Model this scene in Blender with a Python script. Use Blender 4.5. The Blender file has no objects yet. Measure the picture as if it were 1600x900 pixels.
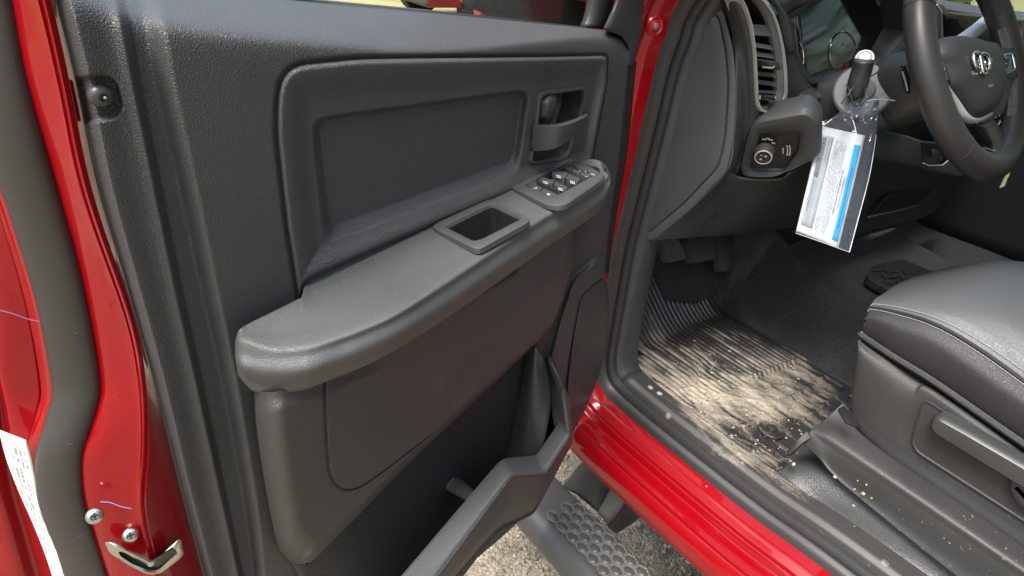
import bpy, bmesh, math, random
import numpy as np
from mathutils import Vector, Matrix, noise as mnoise

random.seed(7)
rng = np.random.default_rng(7)
C = bpy.context.scene.collection
SC = bpy.context.scene

# ------------------------------------------------------------------ camera
FPX = 1000.0
_n = lambda v: np.array(v, float) / np.linalg.norm(v)
DOWN = _n([-187, 1686, 1000])
FWD = np.array([-939, -727, 1000.0]); FWD = _n(FWD - DOWN * FWD.dot(DOWN))
RGT = np.cross(DOWN, FWD)
CZ = 1.50
CAM = np.array([0, 0, CZ])
# rows of RGT/FWD/-DOWN are the truck's axes seen from the camera: x to the passenger, y to the bonnet, z up


def ray(px, py):
    v = np.array([px - 800, py - 450, FPX])
    return np.array([v @ RGT, v @ FWD, -(v @ DOWN)]) / FPX


def PX(px, py, x=None, y=None, z=None, t=None):
    r = ray(px, py)
    if t is None:
        if x is not None: t = x / r[0]
        elif y is not None: t = y / r[1]
        else: t = (z - CZ) / r[2]
    return CAM + r * t


# the open door's own frame
TH = math.radians(75)
DU = np.array([math.sin(TH), math.cos(TH), 0])       # latch -> hinge
DM = np.array([math.cos(TH), -math.sin(TH), 0])      # out of the trim, into the cab side
DO = np.array([.715, .60, 0])
ZV = np.array([0, 0, 1.0])


def D(px, py, w=0.0):
    r = ray(px, py)
    return CAM + r * (((DO + DM * w - CAM) @ DM) / (r @ DM))


def duv(p):
    return np.array([(p - DO) @ DU, p[2]])


# ------------------------------------------------------------------ curves
def crp(P, n, closed=False):
    """uniform Catmull-Rom through the control points, n samples"""
    P = np.asarray(P, float); k = len(P)
    if k == 1: return np.repeat(P, n, 0)
    if closed:
        t = np.arange(n) / n * k
    else:
        t = np.linspace(0, k - 1, n)
    i = np.floor(t).astype(int)
    if not closed: i = np.minimum(i, k - 2)
    f = (t - i)[:, None]
    if closed:
        g = lambda j: P[(i + j) % k]
        p0, p1, p2, p3 = g(-1), g(0), g(1), g(2)
    else:
        E = np.vstack([2 * P[0] - P[1], P, 2 * P[-1] - P[-2]])
        p0, p1, p2, p3 = E[i], E[i + 1], E[i + 2], E[i + 3]
    return .5 * (2 * p1 + (p2 - p0) * f + (2 * p0 - 5 * p1 + 4 * p2 - p3) * f ** 2 + (3 * p1 - p0 - 3 * p2 + p3) * f ** 3)


def lin(P, n, closed=False):
    P = np.asarray(P, float)
    if closed: P = np.vstack([P, P[:1]])
    d = np.r_[0, np.cumsum(np.linalg.norm(np.diff(P, axis=0), axis=1))]
    s = np.linspace(0, d[-1], n, endpoint=not closed)
    return np.stack([np.interp(s, d, P[:, c]) for c in range(P.shape[1])], 1)


def res(P, n, smooth=True):
    return lin(crp(P, max(200, 8 * len(P))), n) if smooth else lin(P, n)


def rpoly(P, r, seg=5):
    """round the corners of a closed polygon (2-D or 3-D); r number or list"""
    P = np.asarray(P, float); k = len(P); out = []
    for i in range(k):
        a, b, c = P[i - 1], P[i], P[(i + 1) % k]
        rr = r[i] if hasattr(r, '__len__') else r
        la, lc = np.linalg.norm(a - b), np.linalg.norm(c - b)
        q = min(rr, .48 * la, .48 * lc)
        s, e = b + (a - b) / la * q, b + (c - b) / lc * q
        for j in range(seg + 1):
            t = j / seg
            out.append((1 - t) ** 2 * s + 2 * t * (1 - t) * b + t * t * e)
    return np.array(out)


def sstep(a, b, x):
    t = np.clip((x - a) / (b - a), 0, 1)
    return t * t * (3 - 2 * t)


def dist_poly(q, P, closed=True):
    P = np.asarray(P, float)
    A = P if closed else P[:-1]
    B = np.roll(P, -1, 0) if closed else P[1:]
    best = np.full(len(q), 1e9)
    for a, b in zip(A, B):
        ab = b - a; l2 = ab @ ab + 1e-18
        t = np.clip(((q - a) @ ab) / l2, 0, 1)
        d = np.linalg.norm(q - a - t[:, None] * ab, axis=1)
        best = np.minimum(best, d)
    return best


def inside(q, P):
    P = np.asarray(P, float); ins = np.zeros(len(q), bool)
    j = len(P) - 1
    for i in range(len(P)):
        xi, yi = P[i]; xj, yj = P[j]
        c = ((yi > q[:, 1]) != (yj > q[:, 1])) & (q[:, 0] < (xj - xi) * (q[:, 1] - yi) / (yj - yi + 1e-15) + xi)
        ins ^= c; j = i
    return ins


def sdf(q, P):
    d = dist_poly(q, P)
    return np.where(inside(q, P), -d, d)


# ------------------------------------------------------------------ objects
ORG = {}


def obj(name, V, F, mat, parent=None, label=None, sharp=38, smooth=True, thick=0, face_cam=False, org=None):
    V = np.asarray(V, float)
    if org is None: org = (V.min(0) + V.max(0)) / 2
    org = np.array(org, float)
    me = bpy.data.meshes.new(name)
    me.from_pydata((V - org).tolist(), [], [tuple(int(i) for i in f) for f in F])
    me.validate(); me.update()
    if face_cam:
        s = 0
        for p in me.polygons:
            c = np.array(p.center) + org
            s += p.area * float(np.array(p.normal) @ (CAM - c) / np.linalg.norm(CAM - c))
        if s < 0: me.flip_normals()
    o = bpy.data.objects.new(name, me); C.objects.link(o)
    po = ORG[parent.name] if parent is not None else np.zeros(3)
    if parent is not None: o.parent = parent
    o.location = Vector(org - po); ORG[o.name] = org
    if smooth:
        for p in me.polygons: p.use_smooth = True
        if sharp: me.set_sharp_from_angle(angle=math.radians(sharp))
    if mat is not None: me.materials.append(mat)
    if label: o['label'] = label
    if thick:
        md = o.modifiers.new('thickness', 'SOLIDIFY'); md.thickness = thick; md.offset = -1
    return o


def empty(name, loc, label, cat, group=None):
    o = bpy.data.objects.new(name, None); C.objects.link(o); o.location = loc
    o.empty_display_size = .1
    o['label'] = label; o['category'] = cat
    if group: o['group'] = group
    ORG[o.name] = np.array(loc, float)
    return o


def tag(o, label, cat=None, group=None, kind=None):
    if label: o['label'] = label
    if cat: o['category'] = cat
    if group: o['group'] = group
    if kind: o['kind'] = kind
    return o


class MB:
    """collects several shapes into one mesh"""
    def __init__(s): s.V = []; s.F = []; s.n = 0
    def add(s, V, F):
        V = np.asarray(V, float); s.V.append(V); s.F += [tuple(int(i) + s.n for i in f) for f in F]; s.n += len(V); return s
    def out(s, *a, **k): return obj(a[0], np.vstack(s.V), s.F, *a[1:], **k)


def gridf(nr, nc, closed=False):
    F = []
    for i in range(nr - 1):
        for j in range(nc if closed else nc - 1):
            k = (j + 1) % nc
            F.append((i * nc + j, i * nc + k, (i + 1) * nc + k, (i + 1) * nc + j))
    return F


def loftg(rows, nv=40, nu=30, across=True, along=True):
    R = [(crp(r, nv) if along else (np.asarray(r, float) if len(r) == nv else lin(r, nv))) for r in rows]
    R = np.array(R)
    if across:
        G = np.stack([crp(R[:, j], nu) for j in range(nv)], 1)
    else: G = R
    return G.reshape(-1, 3), gridf(len(G), nv)


def loft(name, rows, mat, parent=None, nv=40, nu=30, across=True, along=True, thick=.003, **k):
    V, F = loftg(rows, nv, nu, across, along)
    return obj(name, V, F, mat, parent, thick=thick, face_cam=True, **k)


def loops(Ls, cap0=False, cap1=True):
    """bridge closed loops with equal counts"""
    n = len(Ls[0]); V = np.vstack(Ls); F = gridf(len(Ls), n, True)
    if cap0: F.append(tuple(range(n))[::-1])
    if cap1: F.append(tuple(range((len(Ls) - 1) * n, len(Ls) * n)))
    return V, F


def fixn(o):
    bm = bmesh.new(); bm.from_mesh(o.data); bmesh.ops.recalc_face_normals(bm, faces=bm.faces); bm.to_mesh(o.data); bm.free()
    return o


def shrink(L, d, axis):
    """inset a closed loop by distance d, in the plane with normal axis"""
    L = np.asarray(L, float); c = L.mean(0); n = len(L); out = []
    ax = _n(axis)
    e = np.roll(L, -1, 0) - np.roll(L, 1, 0)
    nn = np.cross(ax, e); ln = np.linalg.norm(nn, axis=1)[:, None]; nn = nn / np.maximum(ln, 1e-9)
    # area sign
    a = sum(np.cross(L[i] - c, L[(i + 1) % n] - c) @ ax for i in range(n))
    return L + nn * d * (1 if a > 0 else -1)


def button(poly, up, h, bev, base=0.0):
    """a raised bevelled slab over a closed 3-D loop"""
    poly = np.asarray(poly, float); up = np.asarray(up, float)
    L = [poly - up * base, poly + up * (h - bev), shrink(poly, bev * .3, up) + up * (h - bev * .3), shrink(poly, bev, up) + up * h]
    return loops(L, cap0=True)


def tube(path, r, seg=10, caps=True, ell=None):
    P = np.asarray(path, float); n = len(P)
    T = np.gradient(P, axis=0); T /= np.linalg.norm(T, axis=1)[:, None]
    up = np.array([0, 0, 1.0]) if abs(T[0][2]) < .9 else np.array([1.0, 0, 0])
    a = np.cross(T[0], up); a /= np.linalg.norm(a); Ls = []
    r = np.broadcast_to(np.asarray(r, float), (n,))
    for i in range(n):
        a = a - T[i] * (a @ T[i]); a /= np.linalg.norm(a); b = np.cross(T[i], a)
        an = np.linspace(0, 2 * np.pi, seg, endpoint=False)
        e = ell or (1, 1)
        Ls.append(P[i] + r[i] * (e[0] * np.cos(an)[:, None] * a + e[1] * np.sin(an)[:, None] * b))
    return loops(Ls, cap0=caps, cap1=caps)


def lathe(c, ax, prof, seg=24, ref=None):
    """prof: list of (radius, height along ax)"""
    ax = _n(ax); ref = np.array(ref if ref is not None else ([0, 0, 1] if abs(ax[2]) < .9 else [1, 0, 0]), float)
    a = np.cross(ax, ref); a /= np.linalg.norm(a); b = np.cross(ax, a)
    an = np.linspace(0, 2 * np.pi, seg, endpoint=False)
    Ls = [np.asarray(c) + ax * h + r * (np.cos(an)[:, None] * a + np.sin(an)[:, None] * b) for r, h in prof]
    return loops(Ls, cap0=True)


def box(c, s, rot=None, bev=0):
    bm = bmesh.new(); bmesh.ops.create_cube(bm, size=1)
    for v in bm.verts: v.co = Vector((v.co.x * s[0], v.co.y * s[1], v.co.z * s[2]))
    if bev: bmesh.ops.bevel(bm, geom=bm.edges[:], offset=bev, segments=3, affect='EDGES', profile=.5)
    V = np.array([v.co[:] for v in bm.verts]); bm.verts.index_update()
    F = [[v.index for v in f.verts] for f in bm.faces]; bm.free()
    if rot is not None: V = V @ np.asarray(rot).T
    return V + np.asarray(c), F


def coons(top, bot, left, right, nu, nv, smooth=True):
    """pixel-space patch: nu columns, nv rows"""
    t, b = res(top, nu, smooth), res(bot, nu, smooth); l, r = res(left, nv, smooth), res(right, nv, smooth)
    u = np.linspace(0, 1, nu)[None, :, None]; v = np.linspace(0, 1, nv)[:, None, None]
    S = (1 - v) * t[None] + v * b[None] + (1 - u) * l[:, None] + u * r[:, None]
    S -= (1 - u) * (1 - v) * t[0] + u * (1 - v) * t[-1] + (1 - u) * v * b[0] + u * v * b[-1]
    return S.reshape(-1, 2)


def field(name, px, nv, nu, h, mat, parent, hole=None, thick=0, label=None, **k):
    """moulded door panel: a patch whose height out of the door plane is h(uv)"""
    R = np.stack([px[:, 0] - 800, px[:, 1] - 450, np.full(len(px), FPX)], 1)
    R = np.stack([R @ RGT, R @ FWD, -(R @ DOWN)], 1) / FPX
    rm = R @ DM
    P0 = CAM + R * (((DO - CAM) @ DM) / rm)[:, None]
    q = np.stack([(P0 - DO) @ DU, P0[:, 2]], 1)
    global SLP
    SLP = R[:, 2] / rm
    w = h(q)
    P = CAM + R * (((DO - CAM) @ DM + w) / rm)[:, None]
    F = gridf(nv, nu)
    if hole is not None:
        ins = np.zeros(len(px), bool)
        for H in hole: ins |= inside(px, H)
        F = [f for f in F if not all(ins[i] for i in f)]
    return obj(name, P, F, mat, parent, label=label, face_cam=True, thick=thick, **k)


def uvp(P):
    return np.array([duv(D(*p)) for p in P])


def text_mesh(s, size, font_extrude=0.0):
    cu = bpy.data.curves.new('txt', 'FONT'); cu.body = s; cu.size = size; cu.extrude = font_extrude; cu.resolution_u = 2
    o = bpy.data.objects.new('txt', cu); C.objects.link(o)
    dg = bpy.context.evaluated_depsgraph_get()
    me = bpy.data.meshes.new_from_object(o.evaluated_get(dg))
    V = np.array([v.co[:] for v in me.vertices]).reshape(-1, 3); F = [list(p.vertices) for p in me.polygons]
    bpy.data.objects.remove(o); bpy.data.curves.remove(cu); bpy.data.meshes.remove(me)
    return V, F


def put_text(mb, s, size, org, xd, yd, width=None):
    V, F = text_mesh(s, size)
    if width: V[:, 0] *= width / max(V[:, 0].max(), 1e-6)
    mb.add(np.asarray(org) + V[:, :1] * np.asarray(xd) + V[:, 1:2] * np.asarray(yd), F)


# ------------------------------------------------------------------ materials
def mat(name):
    m = bpy.data.materials.new(name); m.use_nodes = True
    nt = m.node_tree; b = nt.nodes['Principled BSDF']
    return m, nt, b


def N(nt, t, **k):
    n = nt.nodes.new(t)
    for a, v in k.items():
        if a.startswith('i_'): n.inputs[a[2:].replace('_', ' ')].default_value = v
        else: setattr(n, a, v)
    return n


def L(nt, a, b): nt.links.new(a, b)


def mixc(nt, fac, a, b):
    n = nt.nodes.new('ShaderNodeMix'); n.data_type = 'RGBA'
    for s, v in ((0, fac), (6, a), (7, b)):
        if hasattr(v, 'is_linked') or hasattr(v, 'node'): nt.links.new(v, n.inputs[s])
        else: n.inputs[s].default_value = v if s == 0 else (*v, 1)
    return n.outputs[2]


def ramp(nt, src, stops):
    r = nt.nodes.new('ShaderNodeValToRGB'); e = r.color_ramp.elements
    while len(e) < len(stops): e.new(.5)
    for i, (p, c) in enumerate(stops):
        e[i].position = p; e[i].color = (c, c, c, 1) if not hasattr(c, '__len__') else (*c, 1)
    nt.links.new(src, r.inputs[0]); return r.outputs[0]


def math_(nt, op, a, b=None, clamp=False):
    n = nt.nodes.new('ShaderNodeMath'); n.operation = op; n.use_clamp = clamp
    for i, v in enumerate((a, b)):
        if v is None: continue
        if hasattr(v, 'node'): nt.links.new(v, n.inputs[i])
        else: n.inputs[i].default_value = v
    return n.outputs[0]


def plastic(name, col, rough=.5, grain=420, depth=.00045, var=.12, spec=.5, dust=.0, noise_only=False):
    m, nt, b = mat(name)
    tc = N(nt, 'ShaderNodeTexCoord')
    big = N(nt, 'ShaderNodeTexNoise', i_Scale=7.0, i_Detail=5.0, i_Roughness=.6); L(nt, tc.outputs['Object'], big.inputs['Vector'])
    v = ramp(nt, big.outputs['Fac'], [(.3, 0), (.7, 1)])
    c = mixc(nt, v, [x * (1 - var) for x in col], [x * (1 + var) for x in col])
    if dust:
        fine = N(nt, 'ShaderNodeTexNoise', i_Scale=160.0, i_Detail=3.0); L(nt, tc.outputs['Object'], fine.inputs['Vector'])
        f = ramp(nt, fine.outputs['Fac'], [(.66, 0), (.74, 1)])
        patch = N(nt, 'ShaderNodeTexNoise', i_Scale=4.0, i_Detail=4.0); L(nt, tc.outputs['Object'], patch.inputs['Vector'])
        f2 = ramp(nt, patch.outputs['Fac'], [(.5, 0), (.75, 1)])
        c = mixc(nt, math_(nt, 'MULTIPLY', math_(nt, 'MULTIPLY', f, f2), dust), c, (.42, .36, .27))
    L(nt, c, b.inputs['Base Color'])
    r = N(nt, 'ShaderNodeMapRange', i_To_Min=rough - .06, i_To_Max=rough + .08); L(nt, big.outputs['Fac'], r.inputs['Value']); L(nt, r.outputs[0], b.inputs['Roughness'])
    b.inputs['Specular IOR Level'].default_value = spec
    if grain:
        wob = N(nt, 'ShaderNodeTexNoise', i_Scale=grain * .55, i_Detail=1.0); L(nt, tc.outputs['Object'], wob.inputs['Vector'])
        mp = N(nt, 'ShaderNodeVectorMath', operation='MULTIPLY_ADD')
        L(nt, wob.outputs['Color'], mp.inputs[0]); mp.inputs[1].default_value = (1.2 / grain,) * 3; L(nt, tc.outputs['Object'], mp.inputs[2])
        vo = N(nt, 'ShaderNodeTexVoronoi', feature='DISTANCE_TO_EDGE', i_Scale=float(grain)); L(nt, mp.outputs[0], vo.inputs['Vector'])
        h = ramp(nt, vo.outputs['Distance'], [(.0, 0), (.28, .8), (.6, 1)])
        n2 = N(nt, 'ShaderNodeTexNoise', i_Scale=grain * 1.8, i_Detail=2.0); L(nt, tc.outputs['Object'], n2.inputs['Vector'])
        hh = n2.outputs['Fac'] if noise_only else math_(nt, 'ADD', h, math_(nt, 'MULTIPLY', n2.outputs['Fac'], .5))
        bp = N(nt, 'ShaderNodeBump', i_Strength=1.0, i_Distance=depth); L(nt, hh, bp.inputs['Height']); L(nt, bp.outputs[0], b.inputs['Normal'])
    return m


def simple(name, col, rough=.5, metal=0, spec=.5, coat=0, emit=None, alpha=None):
    m, nt, b = mat(name)
    tc = N(nt, 'ShaderNodeTexCoord')
    big = N(nt, 'ShaderNodeTexNoise', i_Scale=18.0, i_Detail=4.0); L(nt, tc.outputs['Object'], big.inputs['Vector'])
    c = mixc(nt, big.outputs['Fac'], [x * .9 for x in col], [min(1, x * 1.1) for x in col]); L(nt, c, b.inputs['Base Color'])
    r = N(nt, 'ShaderNodeMapRange', i_To_Min=max(.02, rough - .05), i_To_Max=rough + .07); L(nt, big.outputs['Fac'], r.inputs['Value']); L(nt, r.outputs[0], b.inputs['Roughness'])
    b.inputs['Metallic'].default_value = metal
    b.inputs['Specular IOR Level'].default_value = spec; b.inputs['Coat Weight'].default_value = coat
    b.inputs['Coat Roughness'].default_value = .04
    return m


def glass(name, tint=(.9, .95, .95), base_refl=.04):
    m, nt, b = mat(name); nt.nodes.remove(b)
    out = nt.nodes['Material Output']
    tr = N(nt, 'ShaderNodeBsdfTransparent'); tr.inputs[0].default_value = (*tint, 1)
    gl = N(nt, 'ShaderNodeBsdfGlossy'); gl.inputs['Roughness'].default_value = .02
    fr = N(nt, 'ShaderNodeFresnel', i_IOR=1.5)
    mx = N(nt, 'ShaderNodeMixShader'); L(nt, fr.outputs[0], mx.inputs[0]); L(nt, tr.outputs[0], mx.inputs[1]); L(nt, gl.outputs[0], mx.inputs[2]); L(nt, mx.outputs[0], out.inputs['Surface'])
    return m


M = {}
M['trim'] = plastic('grained_door_plastic', (.050, .049, .048), .44, 580, .00036, dust=.3, spec=.55)
M['insert'] = plastic('insert_plastic', (.056, .056, .055), .44, 600, .00045, dust=.3, spec=.65)
M['arm'] = plastic('armrest_vinyl', (.072, .075, .074), .46, 680, .00022, dust=.25, spec=.6)
M['lower'] = plastic('lower_door_plastic', (.043, .0415, .0405), .44, 600, .00032, dust=.5)
M['lip'] = plastic('pocket_lip_plastic', (.085, .085, .086), .5, 700, .0006, noise_only=True)
M['smooth'] = plastic('satin_black_plastic', (.036, .037, .038), .38, 900, .00006, noise_only=True)
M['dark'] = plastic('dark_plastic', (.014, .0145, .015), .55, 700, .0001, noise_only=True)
M['dash'] = plastic('dash_vinyl', (.042, .045, .046), .46, 700, .00011)
M['cap'] = plastic('dash_end_plastic', (.030, .033, .034), .5, 800, .0001, noise_only=True)
M['wheel'] = plastic('wheel_leather', (.028, .0268, .0265), .42, 700, .00008, noise_only=True)
M['airbag'] = plastic('airbag_vinyl', (.033, .034, .035), .5, 700, .0002)
M['seat'] = plastic('seat_leather', (.072, .076, .078), .40, 520, .00018, var=.06)
M['seatside'] = plastic('seat_side_leather', (.024, .024, .025), .46, 620, .00022)
M['shield'] = plastic('seat_shield_plastic', (.034, .0335, .033), .5, 600, .0002, dust=.3)
M['vinyl'] = plastic('floor_vinyl', (.050, .052, .053), .38, 330, .00022, dust=.5)
M['scuff'] = plastic('scuff_plastic', (.029, .0285, .028), .46, 600, .00012, dust=1.0)
M['rubber'] = plastic('seal_rubber', (.030, .027, .025), .46, 900, .00005, noise_only=True)
M['blackrubber'] = plastic('black_seal_rubber', (.02, .02, .02), .45, 900, .00005, noise_only=True)
M['silver'] = simple('satin_silver', (.46, .46, .45), .34, .25)
M['slat'] = plastic('vent_slat_plastic', (.085, .088, .088), .42, 900, .00004, noise_only=True)
M['boot'] = plastic('grey_boot_plastic', (.14, .143, .143), .45, 800, .00004, noise_only=True)
M['step'] = plastic('step_bar_coating', (.058, .058, .056), .38, 500, .00015, noise_only=True, dust=1.0)
M['hex'] = plastic('worn_tread', (.145, .142, .134), .42, 500, .0002, noise_only=True, var=.35, dust=1.0)
M['pull'] = plastic('pull_bar_plastic', (.050, .050, .051), .48, 900, .00004, noise_only=True)
M['pedal'] = plastic('dusty_pedal_rubber', (.042, .036, .031), .6, 300, .0002, noise_only=True, var=.4, dust=1.0)
M['lens'] = simple('cluster_glass', (.010, .011, .012), .05, 0, .5)
M['lens'].node_tree.nodes['Principled BSDF'].inputs['IOR'].default_value = 2.0
M['chrome'] = simple('chrome', (.75, .75, .74), .1, 1)
M['steel'] = simple('zinc_steel', (.55, .54, .48), .3, 1)
M['gloss'] = simple('gloss_black', (.008, .009, .01), .08, 0, .5)
M['white'] = simple('printed_white', (.75, .75, .72), .6)
M['ink'] = simple('printed_ink', (.05, .05, .055), .7)
M['greyink'] = simple('printed_grey', (.33, .34, .34), .7)
M['blue'] = simple('printed_blue', (.0, .33, .66), .5)
M['paper'] = simple('paper', (.58, .58, .57), .6)
M['yellow'] = simple('yellow_band', (.8, .68, .03), .5)
M['icon'] = simple('icon_paint', (.42, .44, .38), .6)
M['redmark'] = simple('red_gauge_mark', (.6, .02, .03), .4)
M['bezel'] = plastic('bezel_plastic', (.058, .058, .058), .46, 900, .00006, noise_only=True, dust=.3)
M['thread'] = simple('pale_thread', (.30, .30, .295), .8)
M['darkthread'] = simple('grey_thread', (.12, .12, .12), .8)
M['glass'] = glass('window_glass', (.80, .86, .85))
M['film'] = glass('clear_film', (.93, .95, .97))
M['tint'] = glass('dimming_glass', (.50, .55, .53))  # tint added to dim the daylight reaching the far footwell


def bagfilm():
    m, nt, b = mat('wrinkled_clear_film'); nt.nodes.remove(b); out = nt.nodes['Material Output']
    tr = N(nt, 'ShaderNodeBsdfTransparent'); tr.inputs[0].default_value = (.90, .93, .96, 1)
    gl = N(nt, 'ShaderNodeBsdfGlossy'); gl.inputs['Roughness'].default_value = .10
    df = N(nt, 'ShaderNodeBsdfDiffuse'); df.inputs[0].default_value = (.55, .62, .70, 1)
    tc = N(nt, 'ShaderNodeTexCoord'); nz = N(nt, 'ShaderNodeTexNoise', i_Scale=60.0, i_Detail=3.0); L(nt, tc.outputs['Object'], nz.inputs['Vector'])
    bp = N(nt, 'ShaderNodeBump', i_Strength=.35, i_Distance=.004); L(nt, nz.outputs['Fac'], bp.inputs['Height']); L(nt, bp.outputs[0], gl.inputs['Normal'])
    fr = N(nt, 'ShaderNodeFresnel', i_IOR=1.42); L(nt, bp.outputs[0], fr.inputs['Normal'])
    m1 = N(nt, 'ShaderNodeMixShader'); m1.inputs[0].default_value = .045; L(nt, tr.outputs[0], m1.inputs[1]); L(nt, df.outputs[0], m1.inputs[2])
    m2 = N(nt, 'ShaderNodeMixShader'); L(nt, fr.outputs[0], m2.inputs[0]); L(nt, m1.outputs[0], m2.inputs[1]); L(nt, gl.outputs[0], m2.inputs[2]); L(nt, m2.outputs[0], out.inputs['Surface'])
    return m


M['bag'] = bagfilm()


def carpaint():
    m, nt, b = mat('red_paint')
    tc = N(nt, 'ShaderNodeTexCoord')
    big = N(nt, 'ShaderNodeTexNoise', i_Scale=9.0, i_Detail=6.0, i_Roughness=.65); L(nt, tc.outputs['Object'], big.inputs['Vector'])
    sp = N(nt, 'ShaderNodeTexNoise', i_Scale=330.0, i_Detail=2.0); L(nt, tc.outputs['Object'], sp.inputs['Vector'])
    f = math_(nt, 'MULTIPLY', ramp(nt, sp.outputs['Fac'], [(.68, 0), (.74, 1)]), ramp(nt, big.outputs['Fac'], [(.45, 0), (.7, .8)]))
    c = mixc(nt, f, (.235, .0006, .004), (.48, .33, .22)); c = mixc(nt, math_(nt, 'MULTIPLY', f, .25), (.235, .0006, .004), (.40, .24, .15)); L(nt, c, b.inputs['Base Color'])
    b.inputs['Metallic'].default_value = .0; b.inputs['Roughness'].default_value = .38
    b.inputs['Coat Weight'].default_value = 1.0; b.inputs['Coat Roughness'].default_value = .035; b.inputs['Coat IOR'].default_value = 1.42; b.inputs['Specular IOR Level'].default_value = .1
    wob = N(nt, 'ShaderNodeTexNoise', i_Scale=60.0, i_Detail=1.0); L(nt, tc.outputs['Object'], wob.inputs['Vector'])
    bp = N(nt, 'ShaderNodeBump', i_Strength=.15, i_Distance=.0006); L(nt, wob.outputs['Fac'], bp.inputs['Height']); L(nt, bp.outputs[0], b.inputs['Coat Normal'])
    return m


M['red'] = carpaint()


def ribbed():
    m, nt, b = mat('ribbed_pocket_plastic')
    tc = N(nt, 'ShaderNodeTexCoord')
    w = N(nt, 'ShaderNodeTexWave', wave_type='BANDS', bands_direction='Z', i_Scale=85.0, i_Distortion=0.0); L(nt, tc.outputs['Object'], w.inputs['Vector'])
    b.inputs['Base Color'].default_value = (.022, .022, .022, 1); b.inputs['Roughness'].default_value = .5
    bp = N(nt, 'ShaderNodeBump', i_Strength=1.0, i_Distance=.0016); L(nt, w.outputs['Fac'], bp.inputs['Height']); L(nt, bp.outputs[0], b.inputs['Normal'])
    return m


M['ribbed'] = ribbed()


def grille():
    m, nt, b = mat('speaker_grille_plastic')
    tc = N(nt, 'ShaderNodeTexCoord')
    vo = N(nt, 'ShaderNodeTexVoronoi', feature='F1', i_Scale=380.0, i_Randomness=.15); L(nt, tc.outputs['Object'], vo.inputs['Vector'])
    h = ramp(nt, vo.outputs['Distance'], [(.25, 0), (.42, 1)])
    c = mixc(nt, h, (.012, .012, .012), (.045, .044, .043)); L(nt, c, b.inputs['Base Color']); b.inputs['Roughness'].default_value = .5
    bp = N(nt, 'ShaderNodeBump', i_Strength=.8, i_Distance=.0012); L(nt, h, bp.inputs['Height']); L(nt, bp.outputs[0], b.inputs['Normal'])
    return m


M['grille'] = grille()


def carpet():
    m, nt, b = mat('black_carpet')
    tc = N(nt, 'ShaderNodeTexCoord')
    a = N(nt, 'ShaderNodeTexNoise', i_Scale=170.0, i_Detail=5.0, i_Roughness=.8); L(nt, tc.outputs['Object'], a.inputs['Vector'])
    g = N(nt, 'ShaderNodeTexNoise', i_Scale=12.0, i_Detail=4.0); L(nt, tc.outputs['Object'], g.inputs['Vector'])
    c = mixc(nt, math_(nt, 'MULTIPLY', ramp(nt, a.outputs['Fac'], [(.38, 0), (.66, 1)]), g.outputs['Fac']), (.006, .0065, .007), (.072, .075, .077)); L(nt, c, b.inputs['Base Color'])
    b.inputs['Roughness'].default_value = .6; b.inputs['Sheen Weight'].default_value = .08
    bp = N(nt, 'ShaderNodeBump', i_Strength=1.0, i_Distance=.004); L(nt, a.outputs['Fac'], bp.inputs['Height']); L(nt, bp.outputs[0], b.inputs['Normal'])
    return m


M['carpet'] = carpet()


def dirt_nodes(nt, pos, base, amount_bias=0.0, zone=None, sand=(.40, .35, .275)):
    """streaked dried mud: its own shape, in metres on the floor"""
    mp = N(nt, 'ShaderNodeMapping'); L(nt, pos, mp.inputs['Vector'])
    mp.inputs['Rotation'].default_value = (0, 0, math.radians(28)); mp.inputs['Scale'].default_value = (44, 8, 8)
    st = N(nt, 'ShaderNodeTexNoise', i_Scale=1.0, i_Detail=7.0, i_Roughness=.68, i_Distortion=.7); L(nt, mp.outputs[0], st.inputs['Vector'])
    cl = N(nt, 'ShaderNodeTexNoise', i_Scale=7.0, i_Detail=5.0, i_Roughness=.6); L(nt, pos, cl.inputs['Vector'])
    fi = N(nt, 'ShaderNodeTexNoise', i_Scale=210.0, i_Detail=3.0, i_Roughness=.7); L(nt, pos, fi.inputs['Vector'])
    s = math_(nt, 'ADD', math_(nt, 'MULTIPLY', st.outputs['Fac'], .95), math_(nt, 'MULTIPLY', cl.outputs['Fac'], .8))
    s = math_(nt, 'ADD', s, math_(nt, 'MULTIPLY', fi.outputs['Fac'], .22))
    s = math_(nt, 'ADD', s, amount_bias)
    if zone is not None: s = math_(nt, 'ADD', s, zone)
    f = ramp(nt, s, [(.64, 0), (.80, .45), (.98, .92)])
    sc = mixc(nt, cl.outputs['Fac'], [x * .72 for x in sand], [min(1, x * 1.25) for x in sand])
    return f, mixc(nt, f, base, sc), fi.outputs['Fac']


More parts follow.
